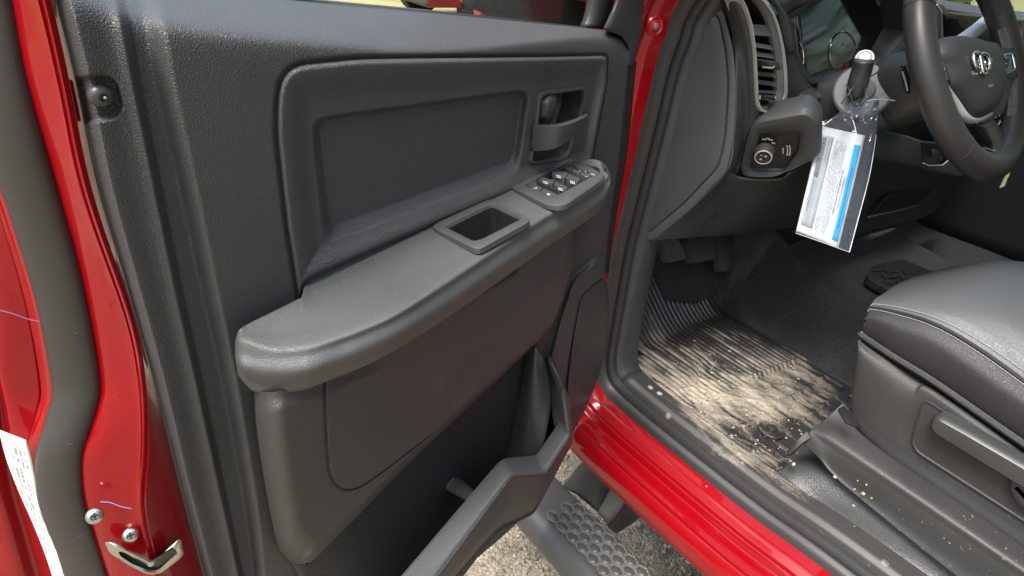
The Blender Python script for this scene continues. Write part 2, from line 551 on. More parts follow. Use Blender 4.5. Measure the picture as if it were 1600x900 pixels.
def matmat():
    m, nt, b = mat('muddy_rubber_mat')
    geo = N(nt, 'ShaderNodeNewGeometry')
    pos = geo.outputs['Position']
    # the mud lies in the driver's heel area: a soft blob round (1.03, .47)
    sx = N(nt, 'ShaderNodeSeparateXYZ'); L(nt, pos, sx.inputs[0])
    dx = math_(nt, 'MULTIPLY', math_(nt, 'SUBTRACT', sx.outputs[0], 1.02), 3.6)
    dy = math_(nt, 'MULTIPLY', math_(nt, 'SUBTRACT', sx.outputs[1], .50), 3.9)
    # skew: the blob leans along its diagonal
    q = math_(nt, 'ADD', dx, math_(nt, 'MULTIPLY', dy, .35))
    r2 = math_(nt, 'ADD', math_(nt, 'MULTIPLY', q, q), math_(nt, 'MULTIPLY', dy, dy))
    zone = math_(nt, 'SUBTRACT', -.155, math_(nt, 'MULTIPLY', r2, .25))
    zone = math_(nt, 'MAXIMUM', zone, -.5)
    wv = math_(nt, 'SINE', math_(nt, 'MULTIPLY', sx.outputs[0], 2 * math.pi / .0135))
    up = math_(nt, 'MULTIPLY', math_(nt, 'GREATER_THAN', math_(nt, 'ADD', sx.outputs[1], math_(nt, 'MULTIPLY', sx.outputs[0], .12)), .612), .10)
    zone = math_(nt, 'SUBTRACT', zone, math_(nt, 'MULTIPLY', math_(nt, 'ADD', wv, .2), up))
    f, c, fi = dirt_nodes(nt, pos, (.020, .020, .0195), -.03, zone)
    L(nt, c, b.inputs['Base Color'])
    r = N(nt, 'ShaderNodeMapRange', i_To_Min=.36, i_To_Max=.85); L(nt, f, r.inputs['Value']); L(nt, r.outputs[0], b.inputs['Roughness'])
    bp = N(nt, 'ShaderNodeBump', i_Strength=.8, i_Distance=.003); L(nt, math_(nt, 'MULTIPLY', f, fi), bp.inputs['Height']); L(nt, bp.outputs[0], b.inputs['Normal'])
    return m


M['mat'] = matmat()


def scuffmat():
    m, nt, b = mat('muddy_sill_plastic')
    geo = N(nt, 'ShaderNodeNewGeometry'); pos = geo.outputs['Position']
    sx = N(nt, 'ShaderNodeSeparateXYZ'); L(nt, pos, sx.inputs[0])
    # mud has been carried over the inner half of the sill at the heel position
    dy = math_(nt, 'ABSOLUTE', math_(nt, 'MULTIPLY', math_(nt, 'SUBTRACT', sx.outputs[1], .36), 1.5))
    dx = math_(nt, 'MULTIPLY', math_(nt, 'SUBTRACT', .872, sx.outputs[0]), 5.0)
    zone = math_(nt, 'SUBTRACT', -.16, math_(nt, 'ADD', dy, math_(nt, 'MAXIMUM', dx, -.05)))
    f, c, fi = dirt_nodes(nt, pos, (.034, .033, .032), -.02, zone)
    sp = N(nt, 'ShaderNodeTexVoronoi', feature='F1', i_Scale=26.0); L(nt, pos, sp.inputs['Vector'])
    spk = ramp(nt, sp.outputs['Distance'], [(.10, 1), (.17, 0)])
    big = N(nt, 'ShaderNodeTexNoise', i_Scale=9.0, i_Detail=4.0); L(nt, pos, big.inputs['Vector'])
    spk = math_(nt, 'MULTIPLY', spk, ramp(nt, big.outputs['Fac'], [(.5, 0), (.62, .8)]))
    c = mixc(nt, spk, c, (.5, .46, .38))
    L(nt, c, b.inputs['Base Color']); b.inputs['Roughness'].default_value = .48
    bp = N(nt, 'ShaderNodeBump', i_Strength=.7, i_Distance=.002); L(nt, math_(nt, 'MULTIPLY', f, fi), bp.inputs['Height']); L(nt, bp.outputs[0], b.inputs['Normal'])
    return m


M['sillmud'] = scuffmat()


def ground_mat():
    m, nt, b = mat('gravel')
    geo = N(nt, 'ShaderNodeNewGeometry'); pos = geo.outputs['Position']
    v1 = N(nt, 'ShaderNodeTexVoronoi', feature='F1', i_Scale=110.0); L(nt, pos, v1.inputs['Vector'])
    v2 = N(nt, 'ShaderNodeTexVoronoi', feature='F1', i_Scale=260.0); L(nt, pos, v2.inputs['Vector'])
    n1 = N(nt, 'ShaderNodeTexNoise', i_Scale=9.0, i_Detail=8.0, i_Roughness=.7); L(nt, pos, n1.inputs['Vector'])
    n2 = N(nt, 'ShaderNodeTexNoise', i_Scale=1.2, i_Detail=4.0); L(nt, pos, n2.inputs['Vector'])
    g1 = N(nt, 'ShaderNodeSeparateColor'); L(nt, v1.outputs['Color'], g1.inputs[0])
    c = mixc(nt, g1.outputs[0], (.16, .12, .075), (.46, .37, .245))
    g2 = N(nt, 'ShaderNodeSeparateColor'); L(nt, v2.outputs['Color'], g2.inputs[0])
    c = mixc(nt, math_(nt, 'MULTIPLY', g2.outputs[1], .6), c, (.46, .42, .33))
    c = mixc(nt, ramp(nt, n1.outputs['Fac'], [(.35, .75), (.6, 0)]), c, (.05, .045, .035))
    c = mixc(nt, ramp(nt, n2.outputs['Fac'], [(.45, 0), (.6, .4)]), c, (.40, .34, .24))
    # strewn meadow beyond the gravel: grass starts ten metres off
    ln = N(nt, 'ShaderNodeVectorMath', operation='LENGTH'); L(nt, pos, ln.inputs[0])
    c = mixc(nt, ramp(nt, math_(nt, 'MULTIPLY', ln.outputs['Value'], .05), [(.42, 0), (.5, 1)]), c, (.30, .28, .11))
    L(nt, c, b.inputs['Base Color']); b.inputs['Roughness'].default_value = .85
    h = math_(nt, 'ADD', math_(nt, 'MULTIPLY', v1.outputs['Distance'], -1.0), math_(nt, 'MULTIPLY', v2.outputs['Distance'], -.5))
    bp = N(nt, 'ShaderNodeBump', i_Strength=1.0, i_Distance=.006); L(nt, h, bp.inputs['Height']); L(nt, bp.outputs[0], b.inputs['Normal'])
    return m


M['ground'] = ground_mat()


def leafmat(name, a, bcol):
    m, nt, b = mat(name)
    oi = N(nt, 'ShaderNodeNewGeometry')
    c = mixc(nt, oi.outputs['Random Per Island'], a, bcol); L(nt, c, b.inputs['Base Color']); b.inputs['Roughness'].default_value = .6
    return m


M['leaf'] = leafmat('leaf', (.05, .11, .022), (.16, .25, .06))
M['bark'] = simple('bark', (.09, .07, .05), .9)
M['stone'] = leafmat('stone', (.12, .10, .075), (.42, .37, .29))
M['crumb'] = leafmat('dried_mud', (.22, .16, .10), (.52, .42, .30))

# =================================================================== THE TRUCK
truck = empty('pickup_truck', (1.25, -.2, 0), 'red pickup truck standing on gravel with its front door wide open and black interior showing', 'pickup truck')

# ------------------------------------------------------------------ front door
# red shell: shut face, folded edge and inner flange
ridge = [(40, -80), (66, 0), (96, 130), (120, 250), (145, 340), (200, 500), (219, 600), (223, 700), (220, 790), (236, 872), (262, 960)]
trimL = [(62, -80), (86, 0), (119, 130), (156, 300), (196, 440), (241, 600), (283, 770), (318, 900), (338, 975)]
sealR = [(-5, -80), (15, 0), (40, 130), (88, 300), (126, 440), (153, 590), (146, 645), (126, 705), (124, 745), (130, 790), (150, 855), (166, 905), (185, 965)]
sealL = [(-60, -80), (-38, 60), (-15, 220), (22, 340), (60, 470), (84, 600), (79, 640), (65, 690), (60, 730), (63, 780), (75, 820), (92, 862), (105, 905), (125, 965)]
NV = 90
w_ = lambda P, w, n=NV: np.array([D(p[0], p[1], (w(i / (n - 1)) if callable(w) else w)) for i, p in enumerate(res(P, n))])
off = lambda P, dx, dy=0: [(p[0] + dx, p[1] + dy) for p in P]
mixp = lambda P, Q, f, n=NV: res(P, n) * (1 - f) + res(Q, n) * f
rows = [w_(trimL, -.040), w_(off(trimL, 12), -.030)][::-1]
rows = [w_(off(trimL, 14), -.044), w_(trimL, -.040), w_(off(ridge, 6), -.028), w_(ridge, -.029), w_(off(ridge, -7), -.036),
        w_(mixp(ridge, sealR, .75), -.052), w_(off(sealR, -6), -.064), w_(sealL, -.094), w_(off(sealL, -22), -.108)]
V, F = loftg([r for r in rows], NV, 74, True, False)
door = obj('front_door', V, F, M['red'], truck, 'open red front door seen from its black inner trim side', face_cam=True, thick=.004, sharp=50)

# further flange of the door edge beyond the weatherstrip, with two pressed ribs
fl = [off(sealL, -20), [(-160, -80), (-60, 240), (-20, 420), (0, 560), (14, 640), (26, 740), (52, 830), (92, 960)],
      [(-170, -80), (-80, 240), (-36, 420), (-14, 560), (2, 640), (14, 740), (38, 830), (76, 960)],
      [(-190, -80), (-100, 240), (-60, 420), (-40, 560), (-24, 640), (-14, 740), (12, 830), (48, 960)],
      [(-220, -80), (-150, 240), (-110, 420), (-90, 560), (-76, 640), (-66, 740), (-34, 830), (0, 960)]]
ws = [-.107, -.118, -.128, -.126, -.14]
V, F = loftg([w_(a, b) for a, b in zip(fl, ws)], NV, 40, True, False)
obj('outer_flange', V, F, M['red'], door, face_cam=True, thick=.004, sharp=50)

# weatherstrip: a fat hollow bulb along the shut face
cen = (res(sealR, NV) + res(sealL, NV)) / 2
Ls = []
for i in range(NV):
    a, b = D(*res(sealL, NV)[i], -.088), D(*res(sealR, NV)[i], -.058)
    c = (a + b) / 2; e1 = (b - a) / 2
    v = _n(CAM - c); e2 = v - _n(e1) * (v @ _n(e1)); e2 = _n(e2) * np.linalg.norm(e1) * .62
    an = np.linspace(0, 2 * np.pi, 18, endpoint=False)
    Ls.append(c + np.cos(an)[:, None] * e1 + np.sin(an)[:, None] * e2)
V, F = loops(Ls, True, True)
obj('weatherstrip', V, F, M['rubber'], door, sharp=0)
for (x, y) in ((120, 521), (111, 694), (126, 838)):
    c = D(x, y, -.0455); V, F = box(c, (.0035, .0012, .0010), bev=.0003); obj('vent_slit', V, F, M['dark'], door)

# certification sticker under the strip
st = [(-6, 668), (40, 688), (47, 702), (55, 745), (70, 800), (88, 850), (106, 930), (80, 930)]
stl = np.array([(-2, 672), (10, 718), (30, 770), (50, 815), (70, 865), (88, 920)])
str_ = np.array([(40, 688), (50, 722), (60, 775), (74, 818), (92, 860), (108, 920)])
A_, B_ = res(stl, 24), res(str_, 24)
G = [[D(*(A_[i] * (1 - f) + B_[i] * f), -.090 - .012 * (1 - f)) for i in range(24)] for f in (0, .33, .66, 1)]
loft('certification_sticker', G, M['white'], door, nv=24, nu=8, thick=.0006)
mb = MB()
for k, (f0, f1) in enumerate(((.10, .20), (.27, .35), (.42, .52), (.60, .67), (.75, .82))):
    i = 2
    while i < 21:
        n = random.choice((2, 3, 4)); j = min(i + n, 22)
        q = []
        for ii, ff in ((i, f0), (i, f1), (j - .6, f1), (j - .6, f0)):
            a = A_[int(ii)]; b = B_[int(ii)]
            q.append(D(*(a * (1 - ff) + b * ff), -.087 - .012 * (1 - ff)))
        if random.random() < .7:
            # break the bar into letter-sized dashes
            q = np.array(q); m_ = 5 * (j - i)
            for s in range(m_):
                if random.random() < .3: continue
                t0, t1 = s / m_, (s + .6) / m_
                mb.add([q[0] * (1 - t0) + q[3] * t0, q[1] * (1 - t0) + q[2] * t0, q[1] * (1 - t1) + q[2] * t1, q[0] * (1 - t1) + q[3] * t1], [(0, 1, 2, 3)])
        i = j
mb.out('sticker_print', M['ink'], door)

# latch: zinc fish-mouth round a black bolt, set across the folded edge
mouth_o = rpoly([(162, 846), (178, 848), (236, 876), (246, 872), (282, 840), (288, 868), (250, 897), (232, 898), (205, 886), (172, 866)], 6)
mouth_i = rpoly([(184, 861), (196, 864), (236, 887), (249, 880), (273, 857), (277, 864), (248, 890), (233, 892), (206, 881), (188, 869)], 3)
wl = lambda P: [-.0235 - max(0, (226 - p[0])) / 64 * .022 for p in P]
o3 = np.array([D(p[0], p[1], a) for p, a in zip(mouth_o, wl(mouth_o))])
i3 = np.array([D(p[0], p[1], a + .002) for p, a in zip(mouth_i, wl(mouth_i))])
up = _n(CAM - o3.mean(0))
n_ = 60
o3, i3 = lin(o3, n_, True), lin(i3, n_, True)
V, F = loops([o3 - up * .002, o3 + up * .003, (o3 * .6 + i3 * .4) + up * .004, i3 + up * .001, i3 - up * .015], False, False)
latch = obj('door_latch', V, F, M['steel'], door, face_cam=True)
V, F = loops([i3 - up * .006, i3 * .99 + i3.mean(0) * .01 - up * .007])
obj('latch_pocket', V, F, M['dark'], door)
q = np.array([D(x, y, -.0235) for x, y in rpoly([(234, 878), (272, 852), (279, 868), (246, 889)], 4)])
V, F = button(q, up, .005, .0015, .006); obj('latch_bolt', V, F, M['gloss'], door)
for (x, y) in ((148, 806), (204, 836)):
    c = D(x, y, -.036); ax = _n(_n(CAM - c) + DM * .3 - DU * .2)
    V, F = lathe(c - ax * .004, ax, [(.0064, .002), (.0064, .0042), (.0052, .006), (.0030, .0068), (.0024, .005), (.0001, .005)], 20)
    s = obj('latch_screw', V, F, M['steel'], door)
    mb = MB()
    for a in (0, 1):
        e = _n(np.cross(ax, [0, .3, 1])); e2 = np.cross(ax, e); R_ = np.stack([e if a else e2, e2 if a else e, ax], 1)
        mb.add(*box(c + ax * .0021, (.0060, .0013, .0006), R_))
    mb.out('screw_slot', M['dark'], door)
# wiring and drain marks of the folded edge: a blue chalk stroke
V, F = tube([D(x, y, -.033 - (230 - x) / 70 * .016) for x, y in ((157, 784), (172, 785), (190, 792), (214, 796))], .00028, 6)
obj('chalk_stroke', V, F, simple('lilac_chalk', (.40, .30, .62), .8), door)
V, F = tube([D(x, y, -.092) for x, y in ((-4, 484), (20, 490), (45, 499), (68, 504))], .00032, 6)
obj('chalk_stroke', V, F, bpy.data.materials['lilac_chalk'], door)

# ------------------------------------------------------------------ trim panel
top = [(62, -78), (200, -38), (330, -16), (470, 0), (560, 9), (700, 23), (850, 38), (940, 47), (972, 56), (984, 68)]
right = [(984, 68), (981, 100), (966, 240), (952, 345), (944, 425), (951, 452), (950, 510), (941, 570), (921, 625), (886, 695)]
left = trimL
bot = [(338, 975), (480, 985), (620, 960), (760, 860), (840, 780), (886, 695)]
insA = rpoly([(440, 103), (560, 92), (850, 88), (949, 86), (948, 130), (923, 262), (800, 300), (600, 385), (478, 440), (467, 470), (447, 345), (430, 190)], [46, 20, 20, 10, 10, 8, 10, 10, 10, 5, 20, 40], 6)
insB = rpoly([(498, 190), (815, 147), (799, 249), (517, 352)], [22, 16, 14, 14], 6)
insBo = rpoly([(484, 184), (830, 137), (812, 272), (505, 386)], [26, 20, 18, 18], 6)
spk1 = rpoly([(930, 404), (894, 436), (871, 505), (855, 570), (860, 720), (960, 700), (990, 560), (975, 420)], [4, 14, 20, 10, 5, 5, 5, 5])
spk2 = rpoly([(944, 430), (906, 461), (892, 531), (880, 600), (882, 720), (970, 700), (1000, 560), (985, 420)], [4, 8, 20, 10, 5, 5, 5, 5])
UA, UB, UBo, U1, U2 = map(uvp, (insA, insB, insBo, spk1, spk2))
UTop, ULeft = uvp(res(top, 60)), uvp(res(trimL, 80))
ridge1 = uvp(res([(150, -80), (180, 0), (206, 130), (241, 300), (272, 450), (306, 600), (343, 770), (378, 930)], 60))
ridge2 = uvp(res([(205, -80), (228, 0), (252, 130), (290, 300), (322, 450), (354, 600), (388, 790), (405, 930)], 60))


def side_of(q, P):
    """signed distance to an open, roughly vertical line: + to the right"""
    d = dist_poly(q, P, False)
    x = np.interp(-q[:, 1], -P[:, 1], P[:, 0])
    return np.where(q[:, 0] > x, d, -d)


def h_trim(q):
    dl = np.maximum(side_of(q, ULeft), 0)
    w = -.030 + .020 * sstep(.0, .0075, dl) - .002 * sstep(.008, .02, dl)
    r1, r2 = side_of(q, ridge1), side_of(q, ridge2)
    w = w + .0035 * np.exp(-(r1 / .0035) ** 2)                    # the crisp bead
    w = w - .006 * sstep(0, .006, r1) * (1 - sstep(-.004, .008, r2))
    w = w + .010 * sstep(-.006, .010, r2)
    dt = dist_poly(q, UTop, False)
    s = np.maximum(SLP, .05); x = .11 * s * (1 - .85 * sstep(-.50, -.10, q[:, 0])) - dt                  # the level ledge along the window
    k = np.clip(1 - dt / .030, 0, 1)
    w = w - .010 * (1 - np.sqrt(np.maximum(0, 1 - k ** 2))) - .5 * (x + np.sqrt(x * x + .003 ** 2)) / s
    da = sdf(q, UA)
    w = w - .0035 * (1 - sstep(.0, .004, da)) - .022 * (1 - sstep(-.022, -.006, da))
    d1, d2 = sdf(q, U1), sdf(q, U2)
    w = w + .010 * (1 - sstep(-.012, .006, d1)) - .006 * (1 - sstep(-.008, .004, d2))
    # screw pocket
    p0 = duv(D(161, 153)); dd = np.abs(q - p0 - np.array([-.012, 0])) - np.array([.0125, .0035]); ds = np.linalg.norm(np.maximum(dd, 0), axis=1) + np.minimum(dd.max(1), 0) - .0085
    w = w - .008 * (1 - sstep(-.0012, .0012, ds))
    # front edge rolls off
    return w


pxg = coons(top, bot, left, right, 520, 420)
trim = field('trim_panel', pxg, 420, 520, h_trim, M['trim'], door, sharp=60, hole=[rpoly([(842, 145), (912, 138), (908, 170), (884, 246), (831, 252), (840, 192)], 4)])

c = D(163, 152, -.012)
V, F = lathe(c - DM * .006, DM * 1.0 - DU * .10, [(.0066, 0), (.0066, .003), (.0058, .0052), (.0038, .0066), (.0024, .0068), (.0020, .0045), (.0001, .0045)], 28)
obj('trim_screw', V, F, M['smooth'], door)
V, F = lathe(c + DM * .0005, DM, [(.0008, 0), (.0008, .0010), (.0001, .0012)], 12)
obj('screw_pin', V, F, M['silver'], door)

# insert with its pressed field
bez = rpoly([(838, 140), (917, 133), (915, 165), (887, 252), (826, 258), (836, 190)], 6)
iT = [(443, 110), (452, 103), (470, 98), (500, 95), (600, 92), (760, 90), (900, 88), (940, 87), (948, 91)]
iL = [(443, 110), (435, 130), (431, 165), (436, 255), (447, 345), (457, 420), (468, 470)]
iR = [(948, 91), (950, 105), (946, 140), (938, 200), (930, 245), (922, 275)]
iB = [(468, 470), (500, 440), (600, 395), (700, 352), (800, 310), (922, 275)]
UO = uvp(np.vstack([res(iT, 60), res(iR, 30)[1:], res(iB, 40)[::-1][1:], res(iL, 30)[::-1][1:-1]]))


def h_ins(q):
    d = -sdf(q, UA)
    w = -.0075 + .008 * np.sqrt(np.clip(1 - (1 - np.clip(d / .005, 0, 1)) ** 2, 0, 1)) - .008 * sstep(.004, .030, d)
    db = sdf(q, UB); do = sdf(q, UBo)
    t = np.clip(do / (do - db + 1e-9), 0, 1)           # 0 on the outer rim, 1 on the floor
    t = np.where(do > 0, 0, np.where(db < 0, 1, np.clip(-do / np.maximum(-do + db, 1e-9), 0, 1)))
    w = w - .012 * (t * t * (3 - 2 * t))
    return w


field('insert_panel', coons(iT, iB, iL, iR, 300, 220), 220, 300, h_ins, M['insert'], door, hole=[rpoly([(842, 145), (912, 138), (908, 170), (884, 246), (831, 252), (840, 192)], 4)], sharp=60)

# ------------------------------------------------------------------ release handle in its bezel
up = DM
bo = lin(np.array([D(x, y, -.006) for x, y in rpoly([(841, 143), (916, 134), (915, 166), (888, 250), (827, 257), (837, 190)], [12, 6, 6, 6, 6, 20])]), 80, True)
bi = lin(np.array([D(x, y, -.006) for x, y in rpoly([(845, 148.5), (912, 139.5), (910.5, 167), (886, 245), (830, 252.5), (840.5, 192)], [10, 5, 5, 8, 6, 20])]), 80, True)
V, F = loops([bo - up * .004, bo + up * .0005, bo * .7 + bi * .3 + up * .0018, bi + up * .0014, bi - up * .001, bi - up * .005], False, False)
bezel = obj('handle_bezel', V, F, M['bezel'], door, face_cam=True)
fl_ = bi * .96 + bi.mean(0) * .04
V, F = loops([bi - up * .003, bi - up * .012, fl_ - up * .030, fl_ * .9 + fl_.mean(0) * .1 - up * .034])
obj('handle_cup', V, F, M['smooth'], door, face_cam=True)
# the divider wall inside the cup
rowsd = [[D(870, 146, -.012), D(869, 165, -.012), D(862, 195, -.012)], [D(876, 146, -.020), D(875, 165, -.020), D(868, 195, -.02)], [D(882, 146, -.036), D(880, 165, -.036), D(873, 195, -.036)]]
# paddle
rowsp = [[D(850, 149, -.012), D(858, 148.5, -.006), D(869, 147, -.010)], [D(847, 158, -.006), D(858, 158, .001), D(870, 156, -.006)], [D(846, 172, -.006), D(857, 172, .001), D(869, 170, -.006)],
         [D(844, 184, -.008), D(855, 185, -.002), D(866, 182, -.010)], [D(842, 192, -.016), D(853, 192, -.012), D(863, 188, -.02)]]
loft('release_paddle', rowsp, M['bezel'], door, nv=20, nu=24, thick=.006)
# pull bar
st_ = [(832, 196, 236, -.004), (845, 197, 236, .006), (862, 197.5, 234, .018), (880, 196.5, 228, .026), (898, 190.5, 217, .026), (911, 184.5, 205, .018), (918, 181, 197, .006)]
rt = [D(x, t_, w) for x, t_, b_, w in st_]; rm = [D(x - 1 - k * .4, (t_ + b_) / 2, w - .0005) for k, (x, t_, b_, w) in enumerate(st_)]; rb = [D(x - 2.5 - k * .6 if k else x - 2, b_, w - .002) for k, (x, t_, b_, w) in enumerate(st_)]
rtb = [D(x + 2, t_ - 6 + (2 if k < 3 else 0), w - .014) for k, (x, t_, b_, w) in enumerate(st_)]
rbb = [p - DM * .012 for p in rb]
loft('pull_bar', [rbb, rb, [a * .9 + b * .1 for a, b in zip(rb, rt)], rm, [a * .1 + b * .9 for a, b in zip(rb, rt)], rt, rtb], M['pull'], door, nv=30, nu=40, thick=.004, sharp=30, across=False)
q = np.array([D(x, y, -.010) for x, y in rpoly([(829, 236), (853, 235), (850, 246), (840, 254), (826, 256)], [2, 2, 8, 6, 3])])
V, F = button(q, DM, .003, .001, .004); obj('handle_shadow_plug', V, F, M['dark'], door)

# ------------------------------------------------------------------ armrest
S = [  # B(px,py,w)  T  Mid  L
    ((368, 530, .0), (367, 540, .008), (367, 556, .010), (372, 586, .006)),
    ((374, 516, .0), (373, 538, .030), (374, 570, .034), (384, 601, .028)),
    ((390, 505, .0), (390, 543, .054), (392, 578, .060), (398, 612, .052)),
    ((428, 486, .0), (428, 546, .074), (430, 583, .080), (432, 616, .068)),
    ((464, 468, .0), (470, 543, .083), (470, 581, .089), (470, 610, .075)),
    ((472, 462, .0), (497, 537, .084), (499, 574, .090), (495, 602, .077)),
    ((480, 430, -.010), (530, 525, .086), (536, 561, .092), (530, 588, .079)),
    ((500, 417, -.012), (560, 514, .087), (566, 549, .093), (560, 576, .080)),
    ((560, 391, -.012), (618, 488, .087), (625, 522, .093), (618, 547, .080)),
    ((660, 347, -.012), (695, 440, .086), (703, 474, .092), (696, 498, .080)),
    ((740, 312, -.012), (780, 384, .084), (788, 416, .090), (782, 438, .078)),
    ((820, 277, -.012), (850, 338, .083), (857, 369, .089), (852, 388, .077)),
    ((880, 255, -.010), (905, 308, .080), (911, 335, .086), (906, 352, .075)),
    ((915, 249, -.006), (935, 289, .074), (941, 312, .080), (936, 331, .068)),
    ((936, 251, .0), (949, 276, .052), (953, 292, .056), (951, 308, .048)),
    ((948, 262, .0), (953, 273, .026), (955, 284, .028), (954, 298, .022)),
    ((952, 270, -.02), (954, 276, -.01), (956, 285, -.01), (955, 294, -.01))]
S = list(S)
pt = lambda a: D(*a)
lerp = lambda a, b, f: a * (1 - f) + b * f
rB = [pt(s[0]) for s in S]; rT = [pt(s[1]) for s in S]; rM = [pt(s[2]) for s in S]; rL = [pt(s[3]) for s in S]
pl = np.array(rB[3:13] + rT[3:13]); cpl = pl.mean(0); nA = np.linalg.svd(pl - cpl)[2][2]; nA *= np.sign(nA[2])


def A(px, py, h=0.0):
    r = ray(px, py)
    return CAM + r * (((cpl + nA * h - CAM) @ nA) / (r @ nA))


onA = lambda p: p - nA * ((p - cpl) @ nA)          # onto the armrest's top plane
WA = [0, .55, .9] + [0.0] * 14
f4 = lambda p, i: lerp(p, onA(p), WA[i])
for i in range(1, 16):
    rB[i] = A(*S[i][0][:2]); rT[i] = A(*S[i][1][:2], -.0055)
    wT = (rT[i] - DO) @ DM
    rM[i] = D(*S[i][2][:2], wT + .006); rL[i] = D(*S[i][3][:2], wT - .007)
    S[i] = (*S[i][:3], (*S[i][3][:2], wT - .007))
S = list(S)
rows = [[p - ZV * .01 for p in rB], [f4(p, i) for i, p in enumerate(rB)],
        [f4(lerp(a, b, .3), i) for i, (a, b) in enumerate(zip(rB, rT))], [f4(lerp(a, b, .6), i) for i, (a, b) in enumerate(zip(rB, rT))],
        [f4(lerp(a, b, .82) + nA * .0008, i) for i, (a, b) in enumerate(zip(rB, rT))], [lerp(p, onA(p), .65 * WA[i]) for i, p in enumerate(rT)],
        [lerp(a, b, .38) for a, b in zip(rT, rM)], rM, [lerp(a, b, .6) for a, b in zip(rM, rL)], rL, [D(s[3][0] + 2, s[3][1] - 4, s[3][2] - .012) for s in S], [D(s[3][0] + 5, s[3][1] - 9, s[3][2] - .032) for s in S]]
rows = [crp(np.array(r), 320) for r in rows]
V = np.stack([crp(np.array([r[j] for r in rows]), 150) for j in range(320)], 1).reshape(-1, 3)
F = gridf(150, 320)
trayO = [(672, 357), (747, 395), (832, 347), (768, 313)]
trayI = [(697, 357), (743, 380), (815, 344), (768, 322)]
swO = [(795, 294), (858, 325), (882, 325), (946, 280), (938, 266), (920, 256), (888, 250)]
swI = [(820, 293), (866, 312), (938, 272), (934, 266), (892, 255), (884, 258)]
cut = [rpoly([(684, 357), (746, 389), (824, 346), (768, 317)], 3), rpoly([(812, 294), (866, 318), (941, 275), (934, 262), (890, 253)], 3)]
c2 = V - CAM; cc = np.stack([c2 @ RGT, c2 @ (-(-DOWN)), c2 @ FWD], 1)
AX = np.array([RGT, FWD, -DOWN]).T      # world -> camera axes
cm = c2 @ AX.T
pp = np.stack([cm[:, 0] / cm[:, 2] * FPX + 800, cm[:, 1] / cm[:, 2] * FPX + 450], 1)
hole = (inside(pp, cut[0]) | inside(pp, cut[1])) & (np.abs((V - cpl) @ nA) < .02)
F = [f for f in F if not all(hole[i] for i in f)]
obj('armrest', V, F, M['arm'], door, face_cam=True, sharp=60)

# cubby let into the armrest
o = lin(np.array([A(x, y) for x, y in rpoly(trayO, 10)]), 72, True); i_ = lin(np.array([A(x, y) for x, y in rpoly(trayI, 5)]), 72, True)
V, F = loops([o - nA * .003, o + nA * .0022, lerp(o, i_, .12) + nA * .0035, lerp(o, i_, .7) + nA * .0035, lerp(o, i_, .9) + nA * .002, i_ - nA * .002], False, False)
obj('tray_bezel', V, F, M['bezel'], door, face_cam=True)
ci = i_.mean(0)
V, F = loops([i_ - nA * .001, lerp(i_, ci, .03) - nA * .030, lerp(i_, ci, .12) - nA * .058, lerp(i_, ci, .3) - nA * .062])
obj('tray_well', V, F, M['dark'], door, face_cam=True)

# window switch panel
o = lin(np.array([A(x, y) for x, y in rpoly(swO, [10, 12, 12, 6, 8, 8, 14])]), 90, True)
i_ = lin(np.array([A(x, y) for x, y in rpoly(swI, [3, 4, 3, 3, 5, 3])]), 90, True)
V, F = loops([o - nA * .003, o + nA * .002, lerp(o, i_, .10) + nA * .0038, lerp(o, i_, .86) + nA * .0038, i_ + nA * .0026, i_ - nA * .006], False, False)
obj('switch_bezel', V, F, M['bezel'], door, face_cam=True)
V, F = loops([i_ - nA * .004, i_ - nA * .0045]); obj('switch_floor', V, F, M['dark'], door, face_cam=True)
z6 = lambda P: [(790 + x / 8.18, 230 + y / 8.18) for x, y in P]


def sw(name, P, h=.005, lbl=None, m='pull', bev=.0005):
    h = h * .75
    q = np.array([A(x, y, 0) for x, y in rpoly(z6(P), 1.8, 4)])
    V, F = button(q, nA, h, bev, .004); return obj(name, V, F, M[m], door, lbl)


for nm, P, h in (('window_switch', [(590, 395), (625, 335), (805, 385), (750, 448)], .0075), ('window_switch', [(762, 448), (815, 392), (958, 462), (895, 525)], .0075),
                 ('window_switch', [(418, 475), (455, 415), (628, 468), (600, 510)], .0055), ('window_switch', [(612, 520), (645, 475), (800, 555), (755, 598)], .0055),
                 ('lock_switch', [(715, 300), (765, 258), (872, 292), (830, 345)], .0065), ('lock_switch', [(945, 395), (990, 345), (1098, 405), (1060, 440)], .0065),
                 ('mirror_switch', [(840, 350), (880, 300), (985, 340), (940, 390)], .0065),
                 ('heater_switch', [(270, 512), (388, 452), (482, 545), (432, 590)], .0042), ('heater_switch', [(442, 597), (500, 550), (700, 592), (622, 668)], .0042),
                 ('switch_end_cap', [(758, 232), (830, 208), (1000, 255), (1188, 345), (1170, 385), (1100, 395), (990, 335), (870, 285)], .0045)):
    sw(nm, P, h)
q = z6([(398, 474), (420, 464), (668, 566), (655, 588)]); V, F = button(np.array([A(x, y, .004) for x, y in q]), nA, .0035, .0008, .002); obj('lockout_bar', V, F, M['dark'], door)
cq = np.array([A(790 + (968 + 92 * math.cos(t) - 4 * math.sin(t)) / 8.18, 230 + (292 + 34 * math.cos(t) + 32 * math.sin(t)) / 8.18, .0045) for t in np.linspace(0, 2 * np.pi, 24, endpoint=False)])
V, F = button(cq, nA, .004, .0012, .002); obj('mirror_knob', V, F, M['smooth'], door)



def icon(cx, cy, pts, h):
    mb = MB()
    for P in pts:
        mb.add([A(790 + (cx + x * .8) / 8.18, 230 + (cy + y * .8) / 8.18, h * .75 + .0002) for x, y in P], [tuple(range(len(P)))])
    mb.out('switch_symbol', M['icon'], door, label='pale symbol printed on a switch', smooth=False)


